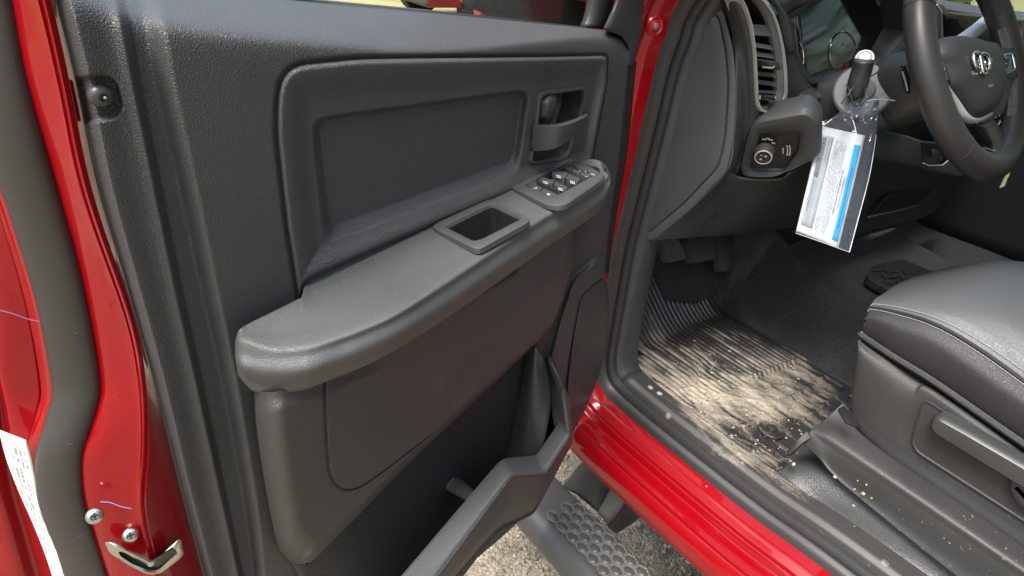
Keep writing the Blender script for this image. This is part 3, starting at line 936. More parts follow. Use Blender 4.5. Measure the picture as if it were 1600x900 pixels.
winic = [[(-38, -24), (30, -4), (28, 4), (-40, -16)], [(-38, -16), (-30, -14), (-30, 8), (-38, 6)], [(22, 2), (32, 6), (38, 28), (28, 26)], [(-34, 6), (34, 24), (32, 32), (-34, 14)], [(-6, -8), (2, -6), (2, 16), (-6, 14)]]
icon(678, 372, winic, .0079); icon(856, 448, winic, .0079); icon(512, 448, winic, .0059); icon(702, 534, winic, .0059)
icon(380, 525, [[(-30, 0), (-8, -6), (-4, 6), (-24, 12)], [(6, -18), (20, -14), (28, 8), (0, 10)]], .0046)
icon(548, 602, [[(-26, -8), (-6, -16), (24, -4), (28, 10), (4, 16), (-22, 8)]], .0046)
icon(545, 500, [[(-42, -14), (40, 8), (36, 16), (-44, -6)]], .0079)
icon(785, 272, [[(-6, -6), (6, -3), (5, 6), (-7, 3)]], .0069); icon(1028, 374, [[(-9, -6), (12, 2), (8, 10), (-10, 2)]], .0069)
icon(1118, 348, [[(-34, -14), (26, 6), (28, 16), (-30, -2)]], .0049)
for a, b in ((915, 266), (985, 274), (950, 303), (1018, 312)): icon(a, b, [[(-12, -5), (10, 0), (8, 8), (-12, 3)]], .0089)

# ------------------------------------------------------------------ lower bolster under the armrest
bT = [(397, 610), (432, 612), (495, 596), (560, 570), (620, 541), (700, 490), (782, 432), (852, 382), (906, 345)]
bL_ = [(397, 610), (400, 660), (408, 720), (420, 790), (432, 846), (444, 868), (458, 879)]
bB = [(458, 879), (474, 882), (492, 873), (560, 806), (640, 724), (760, 610), (830, 544), (864, 506)]
bR = [(906, 345), (902, 385), (890, 430), (878, 470), (864, 506)]
UbL, UbB = uvp(res(bL_, 40)), uvp(res(bB, 60))
groove = uvp(res([(507, 575), (508, 640), (512, 715), (518, 745), (532, 762), (552, 764), (580, 750), (640, 705), (700, 658), (790, 582), (850, 528), (868, 500)], 80))
step_ = uvp(res([(700, 590), (740, 545), (790, 505), (850, 450), (880, 420), (892, 380), (897, 340)], 40))
ubr = uvp(res(bR, 30))


def h_low(q):
    dl = dist_poly(q, UbL, False); db = dist_poly(q, UbB, False); dr = dist_poly(q, ubr, False)
    rr = lambda d, a: np.sqrt(np.clip(1 - (1 - np.clip(d / a, 0, 1)) ** 2, 0, 1))
    u = sstep(-.15, -.02, q[:, 0])
    w = .012 + (.048 - .022 * u) * rr(np.minimum(dl, db * 1.9), .030)
    dT = dist_poly(q, uvp(res(bT, 30)), False)
    w = w - .010 * sstep(0, .2, dT) - .004 * (1 - sstep(.004, .022, dT)) * sstep(-.45, -.52, q[:, 0])
    dg = dist_poly(q, groove, False)
    w = w - .0022 * np.exp(-(dg / .0014) ** 2)
    ds = dist_poly(q, step_, False)
    w = w + .003 * np.exp(-(ds / .020) ** 2)
    return w


field('door_bolster', coons(bT, bB, bL_, bR, 330, 200), 200, 330, h_low, M['lower'], door, sharp=60)

# ------------------------------------------------------------------ map pocket
def seglines(P, n=30):
    P = np.array(P); G = np.concatenate([np.linspace(a, b, n, endpoint=False) for a, b in zip(P[:-1], P[1:])] + [P[-1:]])
    for _ in range(9):
        G[1:-1] = .25 * G[:-2] + .5 * G[1:-1] + .25 * G[2:]
    return G


inn = [(600, 930), (783, 716), (838, 711), (873, 660), (864, 606), (850, 562)]
out = [(655, 935), (797, 741), (850, 738), (889, 678), (880, 606), (858, 557)]
wo = [.086, .086, .086, .084, .060, .020]
IN = seglines([D(x, y, w - .022 * min(1, w / .05)) for (x, y), w in zip(inn, wo)]); OU = seglines([D(x, y, w + .006) for (x, y), w in zip(out, wo)])
NL = len(IN)
lip = []
for f, h in ((-.04, -.030), (0, -.003), (.06, .0), (.14, .0012), (.5, .0015), (.86, .0012), (.95, 0), (1.0, -.003), (1.005, -.010)):
    lip.append(lerp(IN, OU, f) + ZV * h)
loft('pocket_lip', lip, M['lip'], door, nv=NL, nu=60, along=False, thick=.002, sharp=40)
BO = seglines([D(x, y, w) for x, y, w in ((620, 1000, .055), (774, 826, .058), (830, 799, .058), (887, 694, .045), (885, 640, .04), (858, 566, .01))])
pocket = loft('map_pocket', [OU - ZV * .003, lerp(OU, BO, .06), lerp(OU, BO, .5) + DM * .006, lerp(OU, BO, .93), BO, BO - DM * .05], M['lower'], door, nv=NL, nu=40, along=False, thick=.003, sharp=45)
# ribbed back wall and end wall
bw = [[D(x, y, .006) for x, y in P] for P in ([(450, 866), (560, 790), (700, 650), (810, 545), (838, 525)], [(474, 920), (600, 890), (740, 740), (830, 630), (852, 585)], [(480, 990), (640, 990), (800, 800), (860, 710), (870, 660)])]
loft('pocket_back_wall', bw, M['ribbed'], door, nv=40, nu=20, thick=.003)
ew = [[D(x, y, w) for x, y, w in P] for P in ([(822, 540, .004), (812, 600, .004), (796, 680, .004), (776, 780, .004)], [(838, 543, .030), (832, 610, .034), (820, 690, .036), (800, 790, .036)], [(852, 560, .024), (862, 620, .050), (848, 700, .062), (825, 790, .062)])]
loft('pocket_end_wall', ew, M['smooth'], door, nv=30, nu=12, thick=.003)
V, F = tube(crp([D(700, 748, -.002), D(708, 756, .006), D(722, 766, .030), D(738, 777, .055)], 16), np.linspace(.015, .0085, 16), 14, ell=(1, .7))
obj('pocket_strut', V, F, M['lip'], door)

# speaker grille
gr = [[D(x, y, w) for x, y, w in P] for P in ([(942, 436, .0065), (924, 450, .0065), (910, 466, .0065), (904, 490, .0065)], [(951, 470, .006), (932, 490, .007), (910, 510, .007), (897, 530, .0065)], [(946, 545, .006), (925, 560, .008), (905, 575, .008), (889, 592, .0065)], [(920, 622, .006), (908, 632, .007), (898, 642, .007), (886, 655, .0065)])]
loft('speaker_grille', gr, M['grille'], door, nv=30, nu=40, thick=.002)

# ------------------------------------------------------------------ window, sail panel and mirror
sl_l = [(976, -60), (963, 0), (951, 30), (946, 47), (968, 56), (980, 74), (978, 101)]
sl_r = [(1012, -60), (1006, 0), (1003, 30), (1001, 50), (998, 66), (993, 86), (986, 104)]
sl_m = [tuple((np.array(a) * .5 + np.array(b) * .5)) for a, b in zip(sl_l, sl_r)]
loft('sail_panel', [[D(x + 2, y, -.03) for x, y in sl_l], [D(x, y, -.010) for x, y in sl_l], [D(x, y, -.004) for x, y in sl_m], [D(x, y, -.008) for x, y in sl_r], [D(x, y, -.03) for x, y in sl_r]], M['smooth'], door, nv=30, nu=24, thick=.003)
edge = [[D(x, y, -.012) for x, y in [(983, 95), (968, 240), (953, 345), (944, 428)]], [D(x, y, -.035) for x, y in [(995, 95), (980, 240), (962, 345), (951, 428)]]]
loft('door_front_edge', edge, M['dark'], door, nv=20, nu=4, thick=.003)
wg = [[D(x, y, -.150) for x, y in [(180, -60), (470, -12), (700, 12), (940, 42)]], [D(x, y, -.150) for x, y in [(200, -330), (480, -330), (720, -330), (985, -330)]]]
loft('window_glass', wg, M['glass'], door, nv=10, nu=3, thick=0, across=False)
sealb = [[D(x, y, -.130) for x, y in [(180, -47), (470, -1), (700, 22), (955, 50)]], [D(x, y + .3, -.142) for x, y in [(180, -51), (470, -5), (700, 18), (955, 46)]]]
loft('belt_seal', sealb, M['blackrubber'], door, nv=20, nu=3, thick=.006)
fr_ = [[D(x, y, -.06) for x, y in [(915, 43), (924, 20), (936, -40), (955, -160)]], [D(x, y, -.05) for x, y in [(946, 46), (956, 20), (966, -40), (985, -160)]]]
loft('window_channel', fr_, M['blackrubber'], door, nv=10, nu=3, thick=.012)
mh = [D(x, y, w) for x, y, w in ((712, -6, -.42), (716, 2, -.40), (845, 60, -.34), (950, 70, -.30), (950, -260, -.30), (714, -280, -.42))]
V, F = button(np.array(lin(rpoly(np.array(mh), .02), 60, True)), _n(np.cross(mh[2] - mh[1], mh[4] - mh[3])) * -1, .06, .02, .02)
mirror = obj('side_mirror', V, F, M['insert'], door, 'black towing mirror seen through the door glass', face_cam=True)

# =================================================================== BODY AROUND THE OPENING
XO = .80


def yz(px, py, x=XO):
    p = PX(px, py, x=x); return (p[1], p[2])


op = [(.40, 2.0), (.52, 1.62), yz(1067, 0), yz(1044, 58), yz(1027, 107), yz(1003, 213), yz(973, 338), yz(962, 385), yz(951, 448), yz(939, 520), yz(934, 556), yz(934, 580), yz(941, 604), yz(960, 627), yz(1000, 662), yz(1060, 711), yz(1180, 806), yz(1315, 905), (-.3, .715), (-.9, .715)]
OP = res(np.array(op), 160)
OPx = np.column_stack([np.full(160, XO), OP])
Tn = np.gradient(OPx, axis=0); Tn /= np.linalg.norm(Tn, axis=1)[:, None]
ONn = np.cross(np.array([1.0, 0, 0]), Tn); ONn *= np.sign((ONn @ np.array([0, 1.0, -.6])))[:, None]   # out of the opening


def osweep(prof, closed=False, i0=0, i1=160, smooth=False, n=None):
    """prof: (dx, dn) section points swept along the opening"""
    P = np.array(prof, float)
    if n: P = crp(P, n) if smooth else lin(P, n)
    k = len(P)
    G = OPx[i0:i1, None, :] + P[None, :, :1] * np.array([1.0, 0, 0]) + P[None, :, 1:] * ONn[i0:i1, None, :]
    return G.reshape(-1, 3), gridf(i1 - i0, k, closed)


frame_prof = [(.008, .006), (.003, .003), (-.003, .004), (-.010, .006), (-.022, .010), (-.030, .0155), (-.034, .0180), (-.039, .0165), (-.043, .0165), (-.046, .0200), (-.049, .0275), (-.055, .0290), (-.068, .0300), (-.080, .0325), (-.085, .0320), (-.089, .0350), (-.094, .0415), (-.0975, .050), (-.098, .062), (-.095, .082), (-.085, .095)]
V, F = osweep(frame_prof, n=80, smooth=True)
frame = obj('body_side_frame', V, F, M['red'], truck, 'red painted sill and hinge pillar round the door opening', face_cam=True, thick=.004, sharp=60)
# hinge-side wiring boss
c = PX(1011, 38, x=.735) - np.array([0, .012, 0])
V, F = lathe(c, _n([-.25, -1, .1]), [(.0135, 0), (.0135, .003), (.0115, .005), (.009, .0035), (.0075, .004), (.004, .006), (.0001, .0065)], 24)
obj('hinge_bolt', V, F, M['red'], frame)
V, F = lathe(c + _n([-.25, -1, .1]) * .004, _n([-.25, -1, .1]), [(.0048, 0), (.0048, .003), (.0001, .0036)], 6); obj('bolt_head', V, F, M['steel'], frame)

# door seal on the flange: outer lip, bulb and inner lip in one black extrusion
seal_prof = [(-.002, .004), (.002, -.004), (.006, -.009), (.012, -.0115), (.018, -.010), (.021, -.006), (.0225, -.010), (.027, -.016), (.033, -.0175), (.038, -.014), (.040, -.004), (.030, .004)]
V, F = osweep(seal_prof, closed=True)
obj('opening_seal', V, F, M['blackrubber'], truck, face_cam=False, sharp=30)
fixn(bpy.data.objects['opening_seal'])
# pillar and sill linings follow the same loop: pillar part to the heel of the corner, then the tread plate
lin_prof = [(.036, -.010), (.042, -.021), (.052, -.026), (.066, -.027), (.080, -.024), (.090, -.016), (.092, .03)]
ic = int(np.argmax((OP[:, 1] < .80) & (OP[:, 0] < .615)))
V, F = osweep(lin_prof, i0=0, i1=ic, n=24, smooth=True); obj('pillar_lining', V, F, M['cap'], truck, face_cam=True, thick=.003)
sc_prof = [(.036, -.012), (.041, -.024), (.050, -.030), (.058, -.0305), (.0595, -.0292), (.061, -.0305), (.078, -.030), (.0795, -.0286), (.081, -.0298), (.090, -.024), (.096, -.010), (.097, .03)]
V, F = osweep(sc_prof, i0=ic - 1, i1=160, n=50); scuff = obj('sill_tread_plate', V, F, M['sillmud'], truck, 'black sill tread plate spattered with pale dried mud', face_cam=True, thick=.003, sharp=50)
# kick panel behind the pillar lining
kp = [[(.885, .64, .66), (.885, .80, .66), (.885, 1.10, .66)], [(.885, .66, .90), (.885, .8, .90), (.885, 1.10, .9)], [(.885, .64, 1.12), (.885, .8, 1.12), (.885, 1.1, 1.12)]]
loft('kick_panel', kp, M['dark'], truck, nv=12, nu=12, thick=.005)

# ------------------------------------------------------------------ floor covering
xs = np.linspace(.888, 2.45, 190); ys = np.concatenate([np.linspace(-1.3, -.45, 10), np.linspace(-.42, 1.05, 190)])
GX, GY = np.meshgrid(xs, ys)
tun = sstep(1.30, 1.46, GX) * (1 - sstep(1.98, 2.14, GX))
toe = np.maximum(0, GY - .67)
Z = .688 + np.where(toe > 0, np.sqrt(toe ** 2 + .0016) - .04 * 0 - .04, 0) * .98 * sstep(0, .06, toe)
Z = Z + tun * (.085 + .10 * sstep(.45, .95, GY))
Z = np.maximum(Z, Z)
# loose folds of the covering at the tunnel root
for (fx, fy, fl, fw, fa, an) in ((1.36, .76, .13, .022, .055, 1.15), (1.47, .74, .12, .022, .045, 1.45), (1.28, .80, .10, .02, .03, 1.2)):
    a, b = (GX - fx) * math.cos(an) + (GY - fy) * math.sin(an), -(GX - fx) * math.sin(an) + (GY - fy) * math.cos(an)
    Z = Z + fa * np.exp(-(a / fl) ** 2 - (b / fw) ** 2)
# the covering swells over the seat mount behind the heel area
Z = Z - .03 * (1 - sstep(.30, .335, GY)) * (1 - sstep(1.0, 1.04, GX))
Z = Z + np.array([[.002 * mnoise.noise((x * 9, y * 9, 0)) for x in xs] for y in ys])
V = np.stack([GX, GY, Z], -1).reshape(-1, 3)
nf = len(xs)
covf = gridf(len(ys), nf)
obj('floor_covering', V, covf, M['carpet'], truck, face_cam=True, thick=.004, sharp=0)
# smooth vinyl heel strip beside the tread plate
vx = np.linspace(.890, 1.02, 50); vy = np.linspace(-.6, .335, 160); VX, VY = np.meshgrid(vx, vy)
VZ = .702 + .062 * sstep(.905, .985, VX) * sstep(.33, .22, VY) + .006 * np.sin(VY * 21) * sstep(.9, .93, VX) * sstep(.3, .2, VY) - .004
VZ = VZ - .012 * np.exp(-((VX - .925 + .06 * (VY - .1)) / .014) ** 2) * sstep(.30, .2, VY)
obj('heel_strip', np.stack([VX, VY, VZ], -1).reshape(-1, 3), gridf(160, 50), M['vinyl'], truck, 'grained black vinyl beside the sill', face_cam=True, thick=.003, sharp=0)
# firewall behind pedals
loft('firewall', [[(.86, 1.06, .66), (1.6, 1.06, .66), (2.5, 1.06, .66)], [(.86, 1.07, 1.4), (1.6, 1.07, 1.4), (2.5, 1.07, 1.4)]], M['dark'], truck, nv=4, nu=4, across=False, thick=.01)

q = lin(rpoly(np.array([PX(x, y, y=.70) for x, y in ((1212, 330), (1219, 378), (1240, 402), (1264, 413), (1312, 410), (1368, 384), (1390, 340))]), .015), 60, True)
V, F = loops([q + [0, .30, 0], q, shrink(q, .006, [0, -1, 0]) - [0, .006, 0]]); obj('heater_housing', V, F, M['dark'], truck, face_cam=True, sharp=50)
# passenger-side rubber mat on the tunnel
pm = [PX(1350, 436, z=.80), PX(1362, 418, z=.80), PX(1408, 408, z=.80), PX(1462, 430, z=.80), PX(1500, 462, z=.80), PX(1410, 470, z=.79)]
q = rpoly(np.array(pm), .02)
V, F = button(q, ZV, .008, .003, .012)
pmat = obj('tunnel_mat', V, F, M['blackrubber'], truck, face_cam=True)
mb = MB()
for i in range(7):
    for j in range(5):
        px_, py_ = 1372 + i * 14 + j * 9, 422 + j * 9 - i * 1 + i * 2
        c = PX(px_, py_, z=.810)
        if inside(np.array([[px_, py_]]), np.array([(1356, 436), (1366, 421), (1406, 411), (1455, 431), (1480, 455), (1410, 464)]))[0]:
            a = .8 if (i + j) % 2 else -.4
            mb.add(*box(c, (.026, .005, .003), np.array([[math.cos(a), -math.sin(a), 0], [math.sin(a), math.cos(a), 0], [0, 0, 1]]), bev=.001))
mb.out('mat_tread', M['smooth'], pmat)

# ------------------------------------------------------------------ driver's floor mat (lies loose)
MXL, MXR, MYR, MYF = .893, 1.285, .30, .815
mx = np.linspace(MXL, MXR, 400); my = np.concatenate([np.linspace(MYR, .62, 120), np.linspace(.622, MYF, 130)])
QX, QY = np.meshgrid(mx, my)
toe = np.maximum(0, QY - .67)
QZ = .701 + np.sqrt(toe ** 2 + .0012) - math.sqrt(.0012)
# outline: rounded corners and a notch by the pedals
rib = .0026 * np.sign(np.sin(QX * 2 * np.pi / .0135)) * 1.0
rib = .0050 * sstep(-.35, .35, np.sin(QX * 2 * np.pi / .0135))
notch = (QY > .80 - 1.0 * (QX - 1.08)) & (QX > 1.08)
zone = sstep(.915, .93, QX) * (1 - sstep(1.245, 1.26, QX)) * sstep(.575 - .30 * (1.1 - QX), .60 - .30 * (1.1 - QX), QY) * (1 - sstep(.80, .808, QY))
zone = zone * (1 - sstep(.70, .712, QY) * sstep(1.09, 1.10, QX))
# a second ribbed patch lower right, and a moulded frame with a diagonal bar across the heel pad
zone2 = sstep(1.09, 1.10, QX) * (1 - sstep(1.245, 1.26, QX)) * sstep(.48 - .12 * (QX - 1.1), .49 - .12 * (QX - 1.1), QY)
QZ = QZ + rib * np.maximum(zone, zone2)
for (a, b) in (((.92, .405), (1.26, .405)), ((1.10, .49), (1.26, .47)), ((.92, .355), (1.26, .355)), ((.92, .355), (.92, .58)), ((1.262, .355), (1.262, .76))):
    a, b = np.array(a), np.array(b); P = np.stack([QX, QY], -1).reshape(-1, 2)
    d = dist_poly(P, np.array([a, b]), False).reshape(QX.shape)
    QZ = QZ + .0035 * np.exp(-(d / .004) ** 2)
for k in range(9):
    d = np.abs((QX - 1.0 - .045 * k + .18 + (QY - .5) * .8))
    QZ = QZ + .0018 * (1 - sstep(.004, .007, d)) * (1 - np.maximum(zone, zone2)) * sstep(.41, .42, QY) * sstep(.93, .94, QX) * (1 - sstep(1.24, 1.25, QX))
edge = np.minimum(np.minimum(QX - MXL, MXR - QX), np.minimum(QY - MYR, MYF - QY))
QZ = QZ + .004 * (1 - sstep(0, .010, edge)) * sstep(.0, .003, edge)
QZ = QZ + np.array([[.0025 * mnoise.noise((x * 7, y * 7, 3)) for x in mx[::8]] for y in my]).repeat(8, axis=1)[:, :400]
keep = ~((QX > 1.12) & (QY > .72 + .3 * np.maximum(0, 1.2 - QX)))
rc = .05
def corner(cx, cy, sx, sy):
    return ((QX - cx) * sx > 0) & ((QY - cy) * sy > 0) & ((QX - cx) ** 2 + (QY - cy) ** 2 > rc ** 2)
for a in ((MXL + rc, MYF - rc, -1, 1), (MXR - rc, MYR + rc, 1, -1), (MXL + rc, MYR + rc, -1, -1)): keep &= ~corner(*a)
kf = keep.reshape(-1)
F = [f for f in gridf(len(my), 400) if all(kf[i] for i in f)]
V = np.stack([QX, QY, QZ], -1).reshape(-1, 3)
use = np.zeros(len(V), int); 
for f in F: use[list(f)] = 1
ix = np.cumsum(use) - 1
V2 = V[use == 1]; F = [tuple(ix[i] for i in f) for f in F]
fmat = obj('floor_mat', V2, F, M['mat'], None, face_cam=True, thick=.006, sharp=0)
tag(fmat, 'black ribbed rubber floor mat caked with sandy dried mud in the driver footwell', 'floor mat')
c = PX(1205, 673, z=.703)
V, F = lathe(c, ZV, [(.024, 0), (.024, .003), (.021, .0045), (.017, .003), (.010, .004), (.009, .008), (.005, .010), (.0001, .010)], 28)
obj('mat_fastener', V, F, M['mat'], fmat)

# crumbs of mud: beyond counting
mb = MB()


def rock(c, r, flat=.6):
    bm_v = [(0, 0, 1), (.9, 0, .3), (.28, .85, .3), (-.73, .53, .3), (-.73, -.53, .3), (.28, -.85, .3), (.73, .53, -.4), (-.28, .85, -.4), (-.9, 0, -.4), (-.28, -.85, -.4), (.73, -.53, -.4)]
    v = np.array(bm_v) * r * rng.uniform(.65, 1.3, (11, 1)); v[:, 2] *= flat
    a = rng.uniform(0, 6.28); R_ = np.array([[math.cos(a), -math.sin(a), 0], [math.sin(a), math.cos(a), 0], [0, 0, 1]]); v = v @ R_.T * np.array([1, rng.uniform(.6, 1), 1])
    f = [(0, 1, 2), (0, 2, 3), (0, 3, 4), (0, 4, 5), (0, 5, 1), (1, 6, 2), (2, 7, 3), (3, 8, 4), (4, 9, 5), (5, 10, 1), (2, 6, 7), (3, 7, 8), (4, 8, 9), (5, 9, 10), (1, 10, 6), (6, 10, 9, 8, 7)]
    return v + c, f


for k in range(1500):
    if k < 800:
        x, y = rng.normal(1.0, .12), rng.normal(.50, .12); z = .706
        if x > 1.28 or x < .90 or y < .30 or k % 2: continue
        z = .705 + max(0, math.hypot(max(0, y - .67), .035) - .035)
    elif k < 1120:
        x, y = rng.uniform(.86, .905), rng.normal(.34, .12); z = None
        i = int(np.argmin(np.abs(OP[60:, 0] - y))) + 60; z = OP[i, 1] + .0275 if x < .885 else .703
    else:
        x, y = rng.normal(.97, .07), rng.normal(.38, .08); z = .704
        if x < .895 or k > 1250: continue
    if y > .78: continue
    mb.add(*rock((x, y, z), abs(rng.normal(0, .0011)) + .0007))
for (px_, py_, r) in ((1236, 572, .005), (1248, 566, .004), (1340, 612, .006), (1330, 618, .005), (1203, 671, .006), (1208, 667, .004), (1270, 700, .004), (1248, 690, .005), (1262, 682, .005), (1165, 725, .006), (1120, 700, .005), (1110, 672, .005), (1090, 690, .006), (1104, 760, .004), (1060, 672, .004)):
    mb.add(*rock(PX(px_, py_, z=.706), r * .6))
cr_ = mb.out('mud_crumbs', M['crumb'], None, smooth=False)
tag(cr_, 'pale dry crumbs of mud strewn over the mat and sill', kind='stuff')

# ------------------------------------------------------------------ seat rail cover
rows = [[PX(1318, 628, x=1.02), PX(1345, 652, x=1.02), PX(1400, 704, x=1.02), PX(1500, 776, x=1.02), PX(1640, 878, x=1.02)],
        [PX(1292, 652, x=.985), PX(1322, 668, x=.985), PX(1380, 708, x=.985), PX(1490, 782, x=.985), PX(1640, 884, x=.985)],
        [PX(1272, 668, x=.955), PX(1300, 684, x=.952), PX(1352, 718, x=.95), PX(1470, 798, x=.948), PX(1620, 900, x=.947)],
        [PX(1264, 676, x=.945), PX(1290, 695, x=.944), PX(1340, 730, x=.942), PX(1460, 812, x=.941), PX(1610, 916, x=.94)],
        [PX(1258, 684, x=.940), PX(1282, 704, x=.938), PX(1310, 738, x=.936), PX(1440, 838, x=.934), PX(1580, 938, x=.932)],
        [PX(1252, 692, x=.936), PX(1276, 712, x=.934), PX(1312, 752, x=.931), PX(1420, 842, x=.928), PX(1550, 945, x=.924)]]
rail = loft('seat_rail_cover', rows, M['scuff'], truck, nv=80, nu=50, thick=.004)
hk = [[PX(1262, 672, x=.945), PX(1248, 684, x=.93), PX(1238, 698, x=.92), PX(1228, 706, x=.915)], [PX(1270, 684, x=.944), PX(1256, 692, x=.93), PX(1244, 702, x=.92), PX(1232, 712, x=.913)]]
loft('cover_hook', hk, M['dark'], rail, nv=16, nu=6, thick=.010)
q = np.array([PX(x, y, x=.952) for x, y in rpoly([(1308, 640), (1318, 634), (1340, 654), (1340, 668), (1322, 662)], 3)])
V, F = button(q, _n([-.6, -.2, .8]), .002, .0008, .003); obj('rail_slot', V, F, M['dark'], rail)
mb = MB()
for (px_, py_, r) in ((1349, 771, .0045), (1354, 757, .0025), (1340, 751, .0022), (1335, 764, .0028), (1362, 778, .003), (1305, 745, .005), (1334, 790, .003), (1378, 741, .002), (1240, 725, .006), (1236, 720, .004)):
    n_ = 12; p = PX(px_, py_, x=.925); p2 = PX(px_, py_, t=np.linalg.norm(p - CAM) / np.linalg.norm(ray(px_, py_)))
    mb.add(*rock(p, r * .75, .6))
cl = mb.out('mud_clods', M['crumb'], None, smooth=False); tag(cl, 'few small sandy mud clods stuck on the rail cover and grained vinyl', kind='stuff')

# ------------------------------------------------------------------ driver's seat
XS = 1.0
rows = [[PX(1358, 484, x=1.03), PX(1363, 480, x=1.03), PX(1400, 486, x=1.027), PX(1460, 504, x=1.022), PX(1530, 543, x=1.02), PX(1640, 622, x=1.02), PX(1750, 700, x=1.02)],
        [PX(1366, 468, x=1.05), PX(1374, 467, x=1.05), PX(1420, 470, x=1.045), PX(1486, 488, x=1.04), PX(1560, 526, x=1.04), PX(1660, 590, x=1.04), PX(1770, 660, x=1.04)],
        [PX(1380, 459, x=1.10), PX(1392, 455, x=1.10), PX(1446, 452, x=1.09), PX(1510, 464, x=1.085), PX(1590, 498, x=1.08), PX(1680, 550, x=1.08), PX(1790, 620, x=1.08)],
        [PX(1398, 446, x=1.18), PX(1418, 441, x=1.18), PX(1474, 434, x=1.17), PX(1536, 440, x=1.16), PX(1600, 460, x=1.155), PX(1690, 500, x=1.15), PX(1790, 570, x=1.15)],
        [PX(1425, 434, x=1.28), PX(1450, 427, x=1.28), PX(1506, 418, x=1.27), PX(1560, 417, x=1.26), PX(1610, 430, x=1.25), PX(1700, 460, x=1.24), PX(1790, 520, x=1.24)],
        [PX(1465, 424, x=1.40), PX(1492, 417, x=1.40), PX(1540, 409, x=1.39), PX(1590, 408, x=1.38), PX(1640, 420, x=1.37), PX(1720, 440, x=1.36), PX(1790, 480, x=1.36)],
        [PX(1500, 426, x=1.48), PX(1530, 421, x=1.48), PX(1570, 416, x=1.47), PX(1610, 415, x=1.46), PX(1660, 428, x=1.46), PX(1730, 446, x=1.46), PX(1800, 480, x=1.46)]]
cush = loft('driver_seat', rows, M['seat'], truck, nv=90, nu=80, thick=.004, label='grey leather driver seat with dark side and plastic shield', sharp=0)
seam0 = rows[0]
side = [[p for p in seam0], [PX(1353, 498, x=1.012), PX(1358, 497, x=1.012), PX(1396, 512, x=1.006), PX(1456, 538, x=1.003), PX(1532, 588, x=1.0), PX(1640, 662, x=1.0), PX(1750, 745, x=1.0)],
        [PX(1347, 516, x=1.016), PX(1352, 522, x=1.014), PX(1394, 550, x=1.008), PX(1456, 588, x=1.006), PX(1532, 640, x=1.006), PX(1640, 716, x=1.006), PX(1750, 800, x=1.006)],
        [PX(1346, 522, x=1.03), PX(1352, 530, x=1.03), PX(1394, 558, x=1.03), PX(1456, 597, x=1.03), PX(1532, 650, x=1.03), PX(1640, 726, x=1.03), PX(1750, 806, x=1.03)]]
loft('cushion_side', side, M['seatside'], cush, nv=90, nu=40, thick=.003)
# seam cord, stitches and lower piping
s0 = crp(np.array(seam0), 300)
V, F = tube(s0[6:] + np.array([-.002, 0, -.001]), .0030, 8); obj('seam_cord', V, F, M['dark'], cush)
mb = MB()
up_ = np.array([-.9, .0, .45])
sd = crp(np.array([lerp(a, b, .16) for a, b in zip(side[0], side[1])]), 300) + np.array([-.0022, 0, 0]); st2 = crp(np.array([lerp(a, b, .28) for a, b in zip(rows[0], rows[1])]), 300) + np.array([-.001, 0, .0016])
for P in (sd, st2):
    Pd = lin(P, 100)
    for i in range(0, 98):
        a, b = Pd[i], Pd[i + 1]; mb.add(*tube([lerp(a, b, .15), lerp(a, b, .4) + up_ * .0005, lerp(a, b, .6)], .0009, 5))
mb.out('seam_stitches', M['thread'], cush)
V, F = tube(crp(np.array(side[2]), 200) + np.array([-.003, 0, -.004]), .0055, 8); obj('lower_piping', V, F, M['seatside'], cush)
# inner pad with its sewn outline
pad = [PX(x, y, x=1.22) for x, y in ((1640, 500), (1598, 507), (1578, 522), (1570, 545), (1585, 575), (1640, 622))]
pd = [[PX(1640, 496, x=1.20), PX(1604, 503, x=1.19), PX(1580, 520, x=1.16), PX(1572, 544, x=1.13), PX(1590, 572, x=1.10), PX(1650, 612, x=1.09)],
      [PX(1660, 506, x=1.20), PX(1622, 512, x=1.185), PX(1600, 526, x=1.158), PX(1596, 545, x=1.128), PX(1612, 566, x=1.10), PX(1660, 600, x=1.09)],
      [PX(1690, 540, x=1.19), PX(1680, 540, x=1.18), PX(1670, 545, x=1.15), PX(1665, 550, x=1.13), PX(1670, 560, x=1.11), PX(1690, 580, x=1.10)]]
for r in pd[:1]:
    V, F = tube(crp(np.array(r), 60) + np.array([-.002, -.001, .003]), .0018, 6); obj('pad_seam', V, F, M['seatside'], cush)
V, F = tube(crp(np.array([PX(1545, 411, x=1.388), PX(1565, 420, x=1.33), PX(1585, 434, x=1.28), PX(1610, 450, x=1.25)]), 30) + np.array([-.002, -.001, .002]), .0015, 6); obj('pad_seam', V, F, M['seatside'], cush)

bkr = []
for z, y, t in ((.98, -.40, .05), (1.10, -.40, .10), (1.30, -.46, .11), (1.50, -.52, .09), (1.60, -.55, .05)):
    q = rpoly(np.array([(1.02, y + t, z), (1.46, y + t, z), (1.46, y - t, z), (1.02, y - t, z)]), .06); bkr.append(lin(q, 48, True))
V, F = loops(bkr, True, True); fixn(obj('backrest', V, F, M['seat'], cush, sharp=0))
